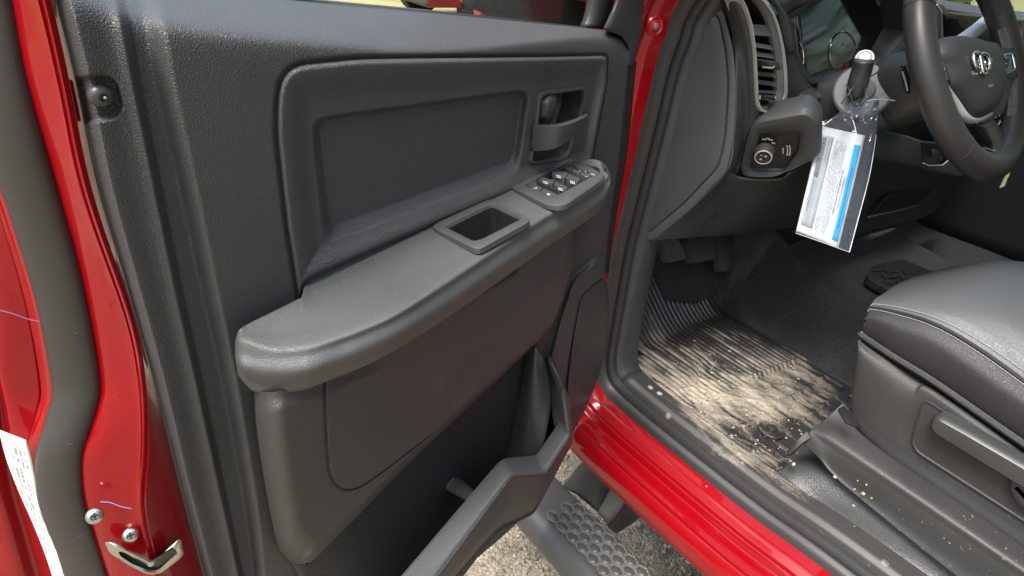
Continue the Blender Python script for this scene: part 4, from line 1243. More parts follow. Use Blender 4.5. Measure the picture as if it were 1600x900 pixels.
# shield: moulded panel with a bevelled shoulder, a sunk field and two levers
sh = [[PX(1347, 524, x=1.02), PX(1353, 533, x=1.02), PX(1394, 561, x=1.02), PX(1456, 600, x=1.02), PX(1532, 652, x=1.02), PX(1640, 728, x=1.02), PX(1760, 812, x=1.02)],
      [PX(1343, 530, x=1.008), PX(1350, 541, x=1.004), PX(1392, 570, x=1.002), PX(1430, 602, x=1.0), PX(1450, 607, x=1.0), PX(1530, 662, x=1.0), PX(1640, 742, x=1.0), PX(1760, 826, x=1.0)],
      [PX(1339, 541, x=1.0), PX(1346, 555, x=.992), PX(1385, 590, x=.990), PX(1420, 622, x=.992), PX(1444, 622, x=.994), PX(1530, 684, x=.994), PX(1640, 764, x=.994), PX(1760, 846, x=.994)],
      [PX(1334, 585, x=.998), PX(1340, 600, x=.990), PX(1372, 630, x=.988), PX(1402, 660, x=.991), PX(1424, 676, x=.994), PX(1520, 742, x=.994), PX(1630, 820, x=.994), PX(1760, 910, x=.994)],
      [PX(1330, 622, x=.998), PX(1334, 640, x=.990), PX(1362, 668, x=.988), PX(1394, 694, x=.990), PX(1430, 716, x=.992), PX(1515, 774, x=.992), PX(1620, 846, x=.992), PX(1740, 930, x=.992)],
      [PX(1332, 650, x=1.0), PX(1340, 668, x=.993), PX(1362, 692, x=.991), PX(1392, 717, x=.990), PX(1432, 744, x=.990), PX(1512, 800, x=.990), PX(1612, 868, x=.990), PX(1730, 950, x=.990)],
      [PX(1336, 660, x=1.02), PX(1344, 674, x=1.015), PX(1364, 698, x=1.012), PX(1394, 724, x=1.01), PX(1432, 752, x=1.01), PX(1512, 808, x=1.01), PX(1612, 876, x=1.01), PX(1730, 958, x=1.01)]]
sh[0] = list(crp(np.array(sh[0]), 8))
shield = loft('seat_shield', sh, M['shield'], cush, nv=110, nu=90, thick=.004, sharp=45)
q = lin(rpoly(np.array([PX(x, y, x=.992) for x, y in ((1444, 622), (1456, 628), (1640, 748), (1640, 840), (1432, 706), (1424, 690))]), [.010, .01, .01, .01, .012, .012]), 90, True)
ux = np.array([-1.0, 0, 0])
V, F = loops([q + ux * .0005, q + ux * .0025, shrink(q, .002, ux) + ux * .003, shrink(q, .004, ux) + ux * .0012]); obj('shield_field', V, F, M['shield'], shield, face_cam=True, sharp=30)
def lever(P, h, nm):
    q = lin(rpoly(np.array([PX(x, y, x=.988) for x, y in P]), .010), 70, True)
    V, F = loops([q - ux * .006, q + ux * (h * .5), shrink(q, .0015, ux) + ux * h * .8, shrink(q, .005, ux) + ux * h, shrink(q, .012, ux) + ux * h * 1.02]); return obj(nm, V, F, M['smooth'], shield, face_cam=True, sharp=40)
lever([(1462, 646), (1474, 643), (1520, 668), (1660, 748), (1660, 790), (1466, 672), (1458, 660)], .020, 'height_lever')
lever([(1576, 742), (1610, 752), (1640, 770), (1640, 812), (1592, 786), (1580, 768)], .010, 'recline_lever')

# ------------------------------------------------------------------ pedals
def pedal(P, y, nm, ribs, m, d=.018):
    q = np.array([PX(px_, py_, y=y + dy) for px_, py_, dy in P]); 
    nn_ = _n(np.cross(q[1] - q[0], q[-1] - q[0])); nn_ *= np.sign(nn_ @ (CAM - q.mean(0)))
    q2 = lin(rpoly(q, .008), 40, True); V, F = button(q2, nn_, .004, .002, d); o_ = obj(nm, V, F, M[m], truck, face_cam=False); fixn(o_)
    if ribs:
        mb = MB()
        for k in range(ribs):
            f = (k + .7) / (ribs + .4); a, b = lerp(q[0], q[1], f), lerp(q[3], q[2], f)
            mb.add(*tube([lerp(a, b, .03) + nn_ * .0045, lerp(a, b, .96) + nn_ * .0045], .0016, 5))
        mb.out('pedal_ribs', M['step'], o_)
    # arm rising to the bulkhead
    a, b = lerp(q[0], q[1], .5), lerp(q[0], q[1], .5) + np.array([0, .10, .28])
    V, F = tube([a - nn_ * .01, lerp(a, b, .5), b], .009, 8); obj('pedal_arm', V, F, M['dark'], o_)
    return o_
pedal([(1027, 366, .03), (1054, 366, .03), (1072, 404, 0), (1047, 411, 0)], .70, 'parking_brake_pedal', 8, 'step')
pedal([(1072, 372, .03), (1116, 368, .03), (1119, 404, 0), (1083, 412, 0)], .715, 'brake_pedal', 0, 'pedal')
pedal([(1119, 366, .05), (1142, 366, .05), (1140, 424, 0), (1127, 425, 0)], .715, 'accelerator_pedal', 0, 'pedal')

# ------------------------------------------------------------------ running board, bracket and rocker
SB = .475
prof = [(.742, .462), (.738, .473), (.725, .476), (.66, .475), (.640, .470), (.628, .458), (.622, .435), (.632, .408), (.66, .398), (.71, .40), (.738, .42)]
yy = np.linspace(.86, -1.2, 30)
P = crp(np.array(prof), 50, True)
V = np.concatenate([np.column_stack([P[:, 0], np.full(50, y), P[:, 1]]) for y in yy]); Lp = V.reshape(30, 50, 3)
V, F = loops(list(Lp), True, True)
board = obj('running_board', V, F, M['step'], truck, 'black step bar with hexagon tread', sharp=60); fixn(board)
# tread pad with raised hexagon rims
tp0 = [PX(895, 781, z=SB + .004), PX(856, 803, z=SB + .004)]
yf = float(np.mean([p[1] for p in tp0])) ; xa, xb = .655, .734
q = lin(rpoly(np.array([(xa, yf - .012, SB), (xb, yf + .012, SB), (xb, -.9, SB), (xa, -.9, SB)]), .012), 60, True)
V, F = button(q, ZV, .006, .003, .006); tread = obj('tread_pad', V, F, M['step'], board)
mb = MB(); mb2 = MB(); R0 = .0135
for i in range(-1, 60):
    for j in range(0, 6):
        cx = xa + .008 + j * R0 * 1.40; cy = yf - .012 - i * R0 * 2.10 - (j % 2) * R0 * 1.05
        if cx > xb - .006 or cy > yf - .01 or cy < -.2: continue
        an = np.arange(6) * np.pi / 3
        l_ = lambda r, h: np.column_stack([cx + r * np.cos(an) * .92, cy + r * np.sin(an) * 1.2, np.full(6, SB + .006 + h)])
        V, F = loops([l_(R0 * 1.0, -.001), l_(R0 * .96, .0030), l_(R0 * .86, .0030), l_(R0 * .78, -.0002)], False, False); mb.add(V, F); V, F = loops([l_(R0 * .70, -.0002), l_(R0 * .60, .0014), l_(R0 * .3, .0020)]); mb2.add(V, F)
mb.out('hexagon_ribs', M['hex'], tread, sharp=20); mb2.out('hexagon_studs', M['step'], tread, sharp=60)
# bracket: folded plate between step and sill
bk = [[PX(880, 762, z=.50), PX(905, 728, z=.58), PX(921, 716, z=.62)], [PX(900, 772, z=.48), PX(922, 740, z=.56), PX(940, 730, z=.62)], [PX(934, 800, z=.47), PX(950, 770, z=.53), PX(966, 752, z=.60)]]
br = loft('step_bracket', bk, M['step'], truck, nv=12, nu=12, thick=.006, across=False, along=False)
bk2 = [[PX(934, 800, z=.47), PX(950, 774, z=.54), PX(968, 752, z=.60)], [PX(950, 822, z=.44), PX(970, 800, z=.50), PX(985, 768, z=.58)]]
loft('bracket_flange', bk2, M['hex'], br, nv=10, nu=4, across=False, along=False, thick=.006)
bk3 = [[PX(950, 824, z=.44), PX(968, 800, z=.50), PX(984, 768, z=.58)], [PX(962, 833, z=.40), PX(990, 808, z=.46), PX(1004, 790, z=.55)], [PX(970, 830, z=.38), PX(996, 812, z=.44), PX(1006, 796, z=.55)]]
loft('bracket_cover', bk3, M['dark'], br, nv=10, nu=6, thick=.02)
# rocker underside so nothing is open below the sill
rk = [[(.735, 1.0, .635), (.735, 0, .635), (.735, -1.3, .635)], [(.80, 1.0, .60), (.80, 0, .60), (.80, -1.3, .60)], [(2.4, 1.0, .55), (2.4, 0, .55), (2.4, -1.3, .55)]]
loft('underbody', rk, M['dark'], truck, nv=4, nu=6, across=False, thick=.01)

# ------------------------------------------------------------------ rest of the cab that shades the footwell
cab = MB()
cab.add(*box((1.68, -.45, 1.98), (1.66, 1.75, .06), bev=.02))
cab.add(*box((2.50, -.3, 1.02), (.10, 2.6, .68), bev=.02))
cab.add(*box((1.68, -1.36, 1.0), (1.7, .08, .7), bev=.02))
for x in (.84, 2.5): cab.add(*box((x, -1.34, 1.66), (.10, .12, .62), bev=.02))
cab.add(*box((2.5, -.42, 1.66), (.08, .14, .62), bev=.02))
for x in (.82, 2.52):
    cab.add(*tube([(x, 1.10, 1.30), (x, .75, 1.66), (x, .42, 1.96)], .045, 8))
cab.out('cab_shell', M['red'], truck, sharp=30)
dt = loft('passenger_door_trim', [[(2.44, 1.0, .68), (2.44, -.4, .68)], [(2.40, 1.0, 1.1), (2.40, -.4, 1.1)], [(2.40, 1.0, 1.33), (2.40, -.4, 1.33)], [(2.46, 1.0, 1.355), (2.46, -.4, 1.355)]], M['dark'], truck, nv=6, nu=24, along=False, thick=.01)
loft('headliner', [[(.86, .42, 1.945), (2.48, .42, 1.945)], [(.86, -1.3, 1.945), (2.48, -1.3, 1.945)]], simple('headliner_cloth', (.35, .35, .34), .9), truck, nv=4, nu=4, across=False, thick=.005)
loft('passenger_window', [[(2.47, 1.0, 1.34), (2.47, -1.3, 1.34)], [(2.47, 1.0, 1.96), (2.47, -1.3, 1.96)]], M['tint'], truck, nv=3, nu=3, across=False, thick=0)
loft('windscreen', [[(.86, 1.12, 1.36), (1.68, 1.16, 1.36), (2.48, 1.12, 1.36)], [(.86, .45, 1.94), (1.68, .48, 1.95), (2.48, .45, 1.94)]], M['film'], truck, nv=12, nu=3, across=False, thick=0)

# =================================================================== DASHBOARD
dash = loft('dashboard', [[(x, 1.10, 1.02) for x in (.90, 1.7, 2.44)], [(x, .80, .98) for x in (.90, 1.7, 2.44)], [(x, .735, 1.02) for x in (.90, 1.7, 2.44)], [(x, .70, 1.12) for x in (.90, 1.7, 2.44)], [(x, .72, 1.26) for x in (.90, 1.7, 2.44)],
                          [(x, .73, 1.33) for x in (.90, 1.7, 2.44)], [(x, .76, 1.36) for x in (.90, 1.7, 2.44)], [(x, .9, 1.37) for x in (.90, 1.7, 2.44)], [(x, 1.12, 1.355) for x in (.90, 1.7, 2.44)]], M['dash'], truck, nv=6, nu=60, along=False, thick=.004, label='black moulded dashboard behind the steering wheel')


def capP(px, py, lift=0.0):
    lf = 1107 - 97 * (py - 10) / 350
    return PX(px, py, x=.846 + .040 * max(-.15, min(1.2, (px - lf) / 110)) - lift)


capo = [(1109, 20), (1123, 26), (1134, 80), (1138, 133), (1133, 213), (1123, 260), (1070, 316), (1013, 364), (1008, 354), (1049, 213), (1080, 80), (1104, 22)]
rimo = [(1106, 6), (1128, 12), (1145, 75), (1150, 135), (1146, 215), (1135, 268), (1080, 326), (1016, 378), (996, 372), (1038, 213), (1070, 76), (1098, 8)]
q = lin(rpoly(np.array([capP(*p) for p in capo]), .012), 100, True); qo = lin(rpoly(np.array([capP(*p) for p in rimo]), .012), 100, True)
ax = _n(np.array([-.90, -.40, 0]))
V, F = loops([qo - ax * .02, qo - ax * .001, lerp(qo, q, .45) + ax * .001, lerp(qo, q, .8) + ax * .0005, q - ax * .002, shrink(q, .002, ax) - ax * .0035], False, False)
obj('end_cap_frame', V, F, M['dash'], dash, face_cam=True, sharp=30)
V, F = loops([shrink(q, .0005, ax) - ax * .006, shrink(q, .001, ax) + ax * .0010, shrink(q, .004, ax) + ax * .0022, shrink(q, .016, ax) + ax * .0012, shrink(q, .024, ax) + ax * .0010])
obj('end_cap', V, F, M['cap'], dash, face_cam=True, sharp=30)

Y0 = .552
# padded column between the end cap and the vent
rows = [[capP(1098, -40, -.004), capP(1131, 12, -.004), capP(1147, 75, -.004), capP(1151, 135, -.004), capP(1147, 215, -.004), capP(1136, 268, -.004), capP(1080, 326, -.004), capP(1016, 378, -.004)],
        [PX(1118, -40, y=.60), PX(1141, 8, y=.574), PX(1158, 72, y=.564), PX(1163, 135, y=.562), PX(1160, 200, y=.568), PX(1148, 262, y=.584), PX(1096, 330, y=.60), PX(1040, 374, y=.62)],
        [PX(1134, -40, y=.590), PX(1156, 4, y=.558), PX(1172, 70, y=.552), PX(1177, 140, y=.552), PX(1179, 186, y=.556), PX(1166, 240, y=.572), PX(1130, 320, y=.60), PX(1075, 372, y=.62)],
        [PX(1144, -40, y=.61), PX(1160, 0, y=.575), PX(1176, 68, y=.565), PX(1181, 140, y=.565), PX(1196, 182, y=.562), PX(1184, 240, y=.59), PX(1160, 312, y=.62), PX(1110, 368, y=.64)]]
loft('dash_pad', rows, M['dash'], dash, nv=60, nu=30, thick=.004, sharp=0)
# ------------------------------------------------------------------ air vent
vo = [(1150, -14), (1163, 11), (1172, 40), (1177, 78), (1180, 133), (1181, 164), (1188, 175), (1205, 178), (1219, 171), (1230, 149), (1229, 111), (1225, 78), (1217, 42), (1208, 18), (1196, 2), (1180, -12)]
vi = [(1160, -4), (1169, 14), (1177, 40), (1182, 78), (1185, 133), (1186, 158), (1190, 166), (1204, 167), (1212, 160), (1218, 145), (1217, 111), (1214, 78), (1208, 46), (1200, 24), (1190, 8), (1178, -2)]
vo3 = lin(rpoly(np.array([PX(x, y, y=Y0) for x, y in vo]), .008), 90, True); vi3 = lin(rpoly(np.array([PX(x, y, y=Y0) for x, y in vi]), .005), 90, True)
i0 = int(np.argmin(np.linalg.norm(vi3 - vo3[0], axis=1))); vi3 = np.roll(vi3, -i0, 0)
bk_ = np.array([0, -1.0, .0])
V, F = loops([vo3 - bk_ * .03, vo3 + bk_ * .000, lerp(vo3, vi3, .12) + bk_ * .003, lerp(vo3, vi3, .40) + bk_ * .003, lerp(vo3, vi3, .46) + bk_ * .001], False, False)
vent = obj('air_vent', V, F, M['silver'], truck, 'tall dashboard air vent with satin silver frame', face_cam=True, sharp=40)
V, F = loops([lerp(vo3, vi3, .42) + bk_ * .000, lerp(vo3, vi3, .6) + bk_ * .001, vi3 - bk_ * .004, vi3 - bk_ * .012], False, False); obj('vent_collar', V, F, M['boot'], vent, face_cam=True)
V, F = loops([vi3 - bk_ * .010, vi3 - bk_ * .045]); obj('vent_duct', V, F, M['dark'], vent, face_cam=True)
for (yl, yr, h) in ((38, 40, 17), (66, 73, 7), (80, 86, 7), (96, 100, 6), (111, 115, 7), (124, 129, 7), (140, 142, 5)):
    f = (yl + 10) / 170
    xl, xr = 1172 + 12 * f, 1212 + 6 * min(1, f * 1.4)
    a0, a1 = PX(xl, yl, y=Y0 + .008), PX(xr, yr, y=Y0 + .008); b0, b1 = PX(xl, yl + h, y=Y0 + .004), PX(xr, yr + h, y=Y0 + .004)
    V, F = loops([np.array([a0 + [0, .02, -.004], a1 + [0, .02, -.004], a1 + [0, .02, -.007], a0 + [0, .02, -.007]]), np.array([a0, a1, b1, b0])], True, True)
    obj('vent_slat', V, F, M['slat'], vent, face_cam=True, sharp=25)
def tab(P, h, nm, m='smooth'):
    q = lin(rpoly(np.array([PX(x, y, y=Y0 + .002) for x, y in P]), .003), 40, True); V, F = button(q, bk_, h, .002, .004); return obj(nm, V, F, M[m], vent, face_cam=True)
t_ = tab([(1184, 92), (1208, 95), (1211, 105), (1206, 108), (1190, 106)], .012, 'vent_tab')
q = np.array([PX(x, y, y=Y0 - .0125) for x, y in ((1191, 103.5), (1206, 105), (1210, 103), (1210, 105), (1206, 107.5), (1191, 106))]); V, F = button(q, bk_, .0008, .0003); obj('tab_edge', V, F, M['silver'], t_)
t_ = tab([(1188, 148), (1204, 148), (1206, 156), (1190, 156)], .008, 'vent_thumbwheel')
q = np.array([PX(x, y, y=Y0 - .0068) for x, y in ((1186, 149), (1188, 149), (1188, 155), (1186, 155))]); V, F = button(q, bk_, .001, .0003); obj('wheel_mark', V, F, M['icon'], t_)
for k in range(2):
    x = 1207 + k * 3; q = np.array([PX(a, b, y=Y0 - .001) for a, b in ((x, 150), (x + 2, 150), (x + 2, 155), (x, 155))]); V, F = button(q, bk_, .0008, .0003); obj('wheel_mark', V, F, M['icon'], t_)

# ------------------------------------------------------------------ instrument cluster and hood
br_o = [(1228, 26), (1262, 4), (1300, -20), (1440, -40), (1432, 60), (1395, 92), (1352, 122), (1318, 124), (1300, 130), (1285, 134), (1266, 130), (1252, 112), (1242, 84), (1234, 50)]
br_i = [(1237, 30), (1268, 11), (1304, -12), (1432, -30), (1420, 50), (1388, 86), (1345, 112), (1316, 112), (1300, 118), (1284, 124), (1270, 122), (1258, 106), (1248, 80), (1242, 50)]
yb = lambda x: .60 - .03 * (x - 1230) / 200
bo3 = lin(np.array([PX(x, y, y=yb(x)) for x, y in br_o]), 120, True); bi3 = lin(np.array([PX(x, y, y=yb(x) + .006) for x, y in br_i]), 120, True)
V, F = loops([bo3 + [0, .05, 0], bo3, lerp(bo3, bi3, .5) - [0, .003, 0], bi3, bi3 + [0, .02, 0], lerp(bi3, bi3.mean(0), .02) + [0, .06, 0]], False, False)
clu = obj('instrument_cluster', V, F, M['smooth'], truck, 'instrument cluster under its hood with a glossy screen', face_cam=True, sharp=40)
# glossy lens leaning back, dials behind
gl = [PX(1226, 10, y=.695), PX(1440, -10, y=.66), PX(1440, 118, y=.615), PX(1262, 140, y=.625)]
gl = [(1236, -6), (1430, -6), (1425, 122), (1258, 138)]
G = np.array([[PX(1236, -10, y=.668), PX(1335, -14, y=.652), PX(1440, -14, y=.636)], [PX(1244, 60, y=.643), PX(1338, 60, y=.628), PX(1430, 60, y=.613)], [PX(1256, 136, y=.618), PX(1340, 134, y=.604), PX(1420, 130, y=.590)]])
loft('cluster_lens', list(G), M['lens'], clu, nv=20, nu=20, thick=.003)
lens_n = _n(np.cross(G[1][1] - G[0][1], G[1][2] - G[1][0])); lens_n *= np.sign(lens_n @ (CAM - G[1][1]))


def onlens(px, py, h=.0006):
    r = ray(px, py); c0 = G[1][1] + lens_n * h
    return CAM + r * (((c0 - CAM) @ lens_n) / (r @ lens_n))


for nm, cx, cy, rx, ry, a0, a1 in (('gauge_ring', 1318, 84, 24, 34, 2.3, 5.9), ('gauge_ring', 1243, 92, 14, 30, -1.1, .9)):
    P = [onlens(cx + rx * math.cos(a) * .9, cy + ry * math.sin(a), .001) for a in np.linspace(a0, a1, 40)]
    V, F = tube(P, .0011, 6); obj(nm, V, F, M['chrome'], clu)
mb = MB()
for s, x, y, sz in (('120', 1327, 86, .009), ('100', 1322, 75, .008), ('80', 1316, 71, .007)):
    put_text(mb, s, sz, onlens(x, y), [1, 0, 0], [0, .3, .95])
for a in np.linspace(-1.2, .3, 6):
    p, p2 = onlens(1318 + 26 * math.cos(a), 84 + 34 * math.sin(a)), onlens(1318 + 22 * math.cos(a), 84 + 29 * math.sin(a)); mb.add(*tube([p, p2], .0006, 4))
mb.out('gauge_numerals', M['greyink'], clu, smooth=False)
for x in (1321, 1324.5):
    q = [onlens(x, 98), onlens(x + 1.8, 98), onlens(x - 1, 114), onlens(x - 2.8, 114)]; V, F = button(np.array(q), lens_n, .0008, .0002); obj('red_gauge_mark', V, F, M['redmark'], clu)
# dash top pad and eyebrow over the cluster
rows = [[PX(1148, -46, y=.66), PX(1200, -46, y=.66), PX(1290, -60, y=.66), PX(1450, -70, y=.64)], [PX(1178, -24, y=.60), PX(1215, -8, y=.60), PX(1300, -34, y=.60), PX(1450, -56, y=.58)],
        [PX(1200, -4, y=.585), PX(1222, 14, y=.590), PX(1260, 2, y=.594), PX(1445, -46, y=.57)], [PX(1206, 8, y=.60), PX(1226, 26, y=.603), PX(1262, 6, y=.603), PX(1440, -40, y=.58)]]
loft('dash_top_pad', rows, M['dash'], dash, nv=30, nu=24, thick=.004, sharp=0)
rows = [[PX(1199, -4, y=.59), PX(1216, 22, y=.582), PX(1226, 62, y=.575), PX(1231, 84, y=.575)], [PX(1212, 0, y=.584), PX(1226, 24, y=.578), PX(1234, 62, y=.573), PX(1236, 80, y=.574)], [PX(1220, 8, y=.60), PX(1233, 30, y=.60), PX(1240, 62, y=.60), PX(1240, 84, y=.60)]]
loft('vent_side_pad', rows, M['dash'], dash, nv=24, nu=16, thick=.004, sharp=0)
rows = [[PX(1226, 40, y=.605), PX(1231, 84, y=.59), PX(1231, 130, y=.582), PX(1218, 172, y=.582)], [PX(1242, 84, y=.60), PX(1250, 112, y=.595), PX(1254, 140, y=.585), PX(1256, 172, y=.578)], [PX(1266, 130, y=.60), PX(1276, 136, y=.60), PX(1276, 150, y=.592), PX(1262, 174, y=.585)]]
loft('cluster_shoulder', rows, M['cap'], dash, nv=30, nu=24, thick=.004, sharp=0)
rows = [[PX(1256, 128, y=.602), PX(1284, 134, y=.602), PX(1318, 124, y=.598), PX(1360, 116, y=.585), PX(1420, 104, y=.57)], [PX(1250, 150, y=.58), PX(1285, 145, y=.575), PX(1320, 130, y=.57), PX(1362, 120, y=.56), PX(1420, 110, y=.55)], [PX(1252, 172, y=.575), PX(1290, 160, y=.57), PX(1330, 150, y=.565), PX(1370, 142, y=.56), PX(1420, 140, y=.55)], [PX(1260, 184, y=.60), PX(1300, 190, y=.60), PX(1340, 200, y=.60), PX(1380, 210, y=.60), PX(1420, 220, y=.60)]]
loft('column_surround', rows, M['smooth'], dash, nv=40, nu=30, thick=.004, sharp=0)

# ------------------------------------------------------------------ headlight switch pod
yp = lambda x: .572 - .105 * (x - 1154) / 128
po = [(1171, 193), (1258, 176), (1270, 181), (1282, 196), (1282, 247), (1267, 256), (1237, 266), (1215, 281), (1160, 281), (1154, 267)]
pi_ = [(1188, 209), (1246, 206), (1250, 212), (1247, 238), (1227, 265), (1220, 269), (1177, 269), (1172, 262)]
p3 = lin(rpoly(np.array([PX(x, y, y=yp(x)) for x, y in po]), [.016, .02, .014, .02, .012, .02, .02, .02, .012, .016]), 100, True)
i3 = lin(rpoly(np.array([PX(x, y, y=yp(x) + .004) for x, y in pi_]), .006), 100, True)
pu = _n(np.cross(p3[30] - p3[0], p3[60] - p3[30])); pu *= np.sign(pu @ (CAM - p3.mean(0)))
V, F = loops([p3 - pu * .05 - [0, 0, .004], p3 - pu * .012, lerp(p3, i3, .14) - pu * .003, lerp(p3, i3, .40) + pu * .001, lerp(p3, i3, .88) + pu * .001, i3 - pu * .001, i3 - pu * .006], False, False)
pod = obj('headlight_switch', V, F, M['dash'], truck, 'headlight switch panel with round knob and dimmer wheel', face_cam=True, sharp=40)
V, F = loops([i3 - pu * .005, lerp(i3, i3.mean(0), .04) - pu * .008, lerp(i3, i3.mean(0), .5) - pu * .008]); obj('switch_plate', V, F, M['dark'], pod, face_cam=True)
kc = PX(1194, 238, y=yp(1194)) - pu * .003; kax = _n(pu * 1 + np.array([-.15, -.1, .05]))
V, F = lathe(kc, kax, [(.0165, 0), (.0165, .003), (.0148, .004), (.0144, .016), (.0136, .0175)], 36); kn = obj('rotary_knob', V, F, M['smooth'], pod, sharp=50)
V, F = lathe(kc + kax * .0165, kax, [(.0138, 0), (.0138, .0014), (.0122, .0018), (.0119, .0006), (.0001, .0006)], 36); obj('knob_ring', V, F, M['silver'], kn)
V, F = lathe(kc + kax * .0166, kax, [(.0120, 0), (.0120, .001), (.0001, .0011)], 30); obj('knob_face', V, F, M['dark'], kn)
mb = MB(); e1 = _n(np.cross([0, 0, 1], kax)); e2 = np.cross(kax, e1)
for (a, b, w, h) in ((.003, .003, .004, .0028), (-.004, .0036, .003, .001), (-.003, -.005, .0045, .001), (-.003, -.0035, .003, .0014)):
    c = kc + kax * .0179 + e1 * a + e2 * b; mb.add(*button([c - e1 * w / 2 - e2 * h / 2, c + e1 * w / 2 - e2 * h / 2, c + e1 * w / 2 + e2 * h / 2, c - e1 * w / 2 + e2 * h / 2], kax, .0003, .0001))
mb.out('knob_symbols', M['icon'], kn, smooth=False)
mb = MB()
for (x, y) in ((1180, 236), (1193, 220), (1199, 219), (1204, 221), (1208, 226)):
    c = PX(x, y, y=yp(x)) - pu * .0035
    for s in range(2):
        d_ = c + e1 * (s * .003 - .0015); mb.add(*button([d_ - e1 * .001 - e2 * .0014, d_ + e1 * .001 - e2 * .0014, d_ + e1 * .001 + e2 * .0014, d_ - e1 * .001 + e2 * .0014], pu, .0003, .0001))
mb.out('dial_marks', M['icon'], pod, smooth=False)
mb = MB()
for k, x in enumerate((1223, 1229, 1233)):
    P = [PX(x + (0 if k == 0 else 1.2 * math.sin(t * 3.1)), 230 + t * 15 + (4 if k == 0 else 0), y=yp(x)) - pu * .0035 for t in np.linspace(0, 1 if k else .55, 9)]
    mb.add(*tube(P, .0011, 6))
mb.out('dimmer_wheel', M['silver'], pod)
# ------------------------------------------------------------------ lower dash apron
rows = [[PX(1136, 262, y=.585), PX(1158, 279, y=.568), PX(1215, 281, y=.525), PX(1240, 268, y=.506), PX(1290, 240, y=.51), PX(1360, 230, y=.55)],
        [PX(1110, 300, y=.598), PX(1150, 300, y=.582), PX(1205, 300, y=.548), PX(1240, 294, y=.532), PX(1290, 280, y=.535), PX(1360, 262, y=.56)],
        [PX(1066, 344, y=.62), PX(1110, 346, y=.612), PX(1170, 346, y=.592), PX(1226, 334, y=.58), PX(1290, 322, y=.58), PX(1360, 312, y=.59)],
        [PX(1014, 377, y=.655), PX(1062, 366, y=.64), PX(1110, 370, y=.635), PX(1190, 360, y=.625), PX(1290, 352, y=.62), PX(1360, 344, y=.61)],
        [PX(1016, 372, y=.70), PX(1062, 360, y=.70), PX(1110, 364, y=.70), PX(1190, 356, y=.70), PX(1290, 348, y=.70), PX(1360, 340, y=.70)]]
ap = loft('lower_apron', rows, M['cap'], dash, nv=60, nu=50, thick=.004, sharp=0)
for P in ([(1085, 365, .636), (1108, 346, .612), (1122, 334, .604)], [(1096, 368, .634), (1130, 346, .608), (1160, 322, .594), (1176, 300, .586)]):
    V, F = tube([PX(x, y, y=d - .002) for x, y, d in P], .0012, 5); obj('apron_seam', V, F, M['dark'], dash)
# knee panel under the column, with a dark tray-shade slab and a silver-lipped switch pod
rows = [[PX(1270, 196, y=.60), PX(1320, 196, y=.59), PX(1390, 205, y=.58), PX(1450, 225, y=.57), PX(1510, 262, y=.56)],
        [PX(1290, 250, y=.565), PX(1340, 245, y=.56), PX(1400, 252, y=.555), PX(1450, 266, y=.55), PX(1506, 276, y=.55)],
        [PX(1300, 300, y=.58), PX(1350, 290, y=.575), PX(1400, 280, y=.57), PX(1450, 276, y=.565), PX(1503, 280, y=.555)],
        [PX(1320, 335, y=.60), PX(1362, 325, y=.60), PX(1400, 312, y=.59), PX(1450, 296, y=.58), PX(1500, 284, y=.565)],
        [PX(1326, 366, y=.60), PX(1385, 352, y=.595), PX(1440, 334, y=.585), PX(1472, 314, y=.58), PX(1499, 287, y=.57)],
        [PX(1326, 374, y=.62), PX(1388, 358, y=.62), PX(1443, 340, y=.61), PX(1474, 320, y=.60), PX(1501, 291, y=.59)]]
knee = loft('knee_panel', rows, M['cap'], dash, nv=60, nu=50, thick=.004, sharp=0)
q = lin(np.array([PX(x, y, y=.580) for x, y in ((1360, 336), (1387, 303), (1440, 296), (1460, 293), (1434, 320))]), 50, True)
kup = _n(CAM - q.mean(0)); V, F = loops([q + kup * .004, q + kup * .0045, shrink(q, .003, kup) + kup * .003]); obj('tray_shade', V, F, M['dark'], dash, face_cam=True)  # dark slab over the panel stands in for shade inside the tray
V, F = tube([PX(x, y, y=.573) for x, y in ((1357, 339), (1395, 331), (1434, 321))], .0022, 8); obj('tray_lip', V, F, M['boot'], dash)
q = lin(rpoly(np.array([PX(x, y, y=.535) for x, y in ((1438, 220), (1470, 222), (1484, 248), (1474, 260), (1449, 262), (1441, 250))]), .005), 60, True)
V, F = loops([q - kup * .02, q + kup * .002, shrink(q, .002, kup) + kup * .003, shrink(q, .005, kup) + kup * .001, shrink(q, .006, kup) - kup * .006]); sp_ = obj('brake_controller', V, F, M['smooth'], truck, face_cam=True, sharp=40)
q = np.array([PX(x, y, y=.528) for x, y in rpoly([(1454, 233), (1468, 235), (1474, 246), (1471, 249), (1456, 247)], 2)]); V, F = button(q, kup, .003, .001, .004); obj('controller_button', V, F, M['insert'], sp_)
V, F = tube([PX(x, y, y=.527) for x, y in ((1443, 255), (1450, 259), (1473, 258), (1481, 251))], .0016, 6); obj('controller_lip', V, F, M['silver'], sp_)
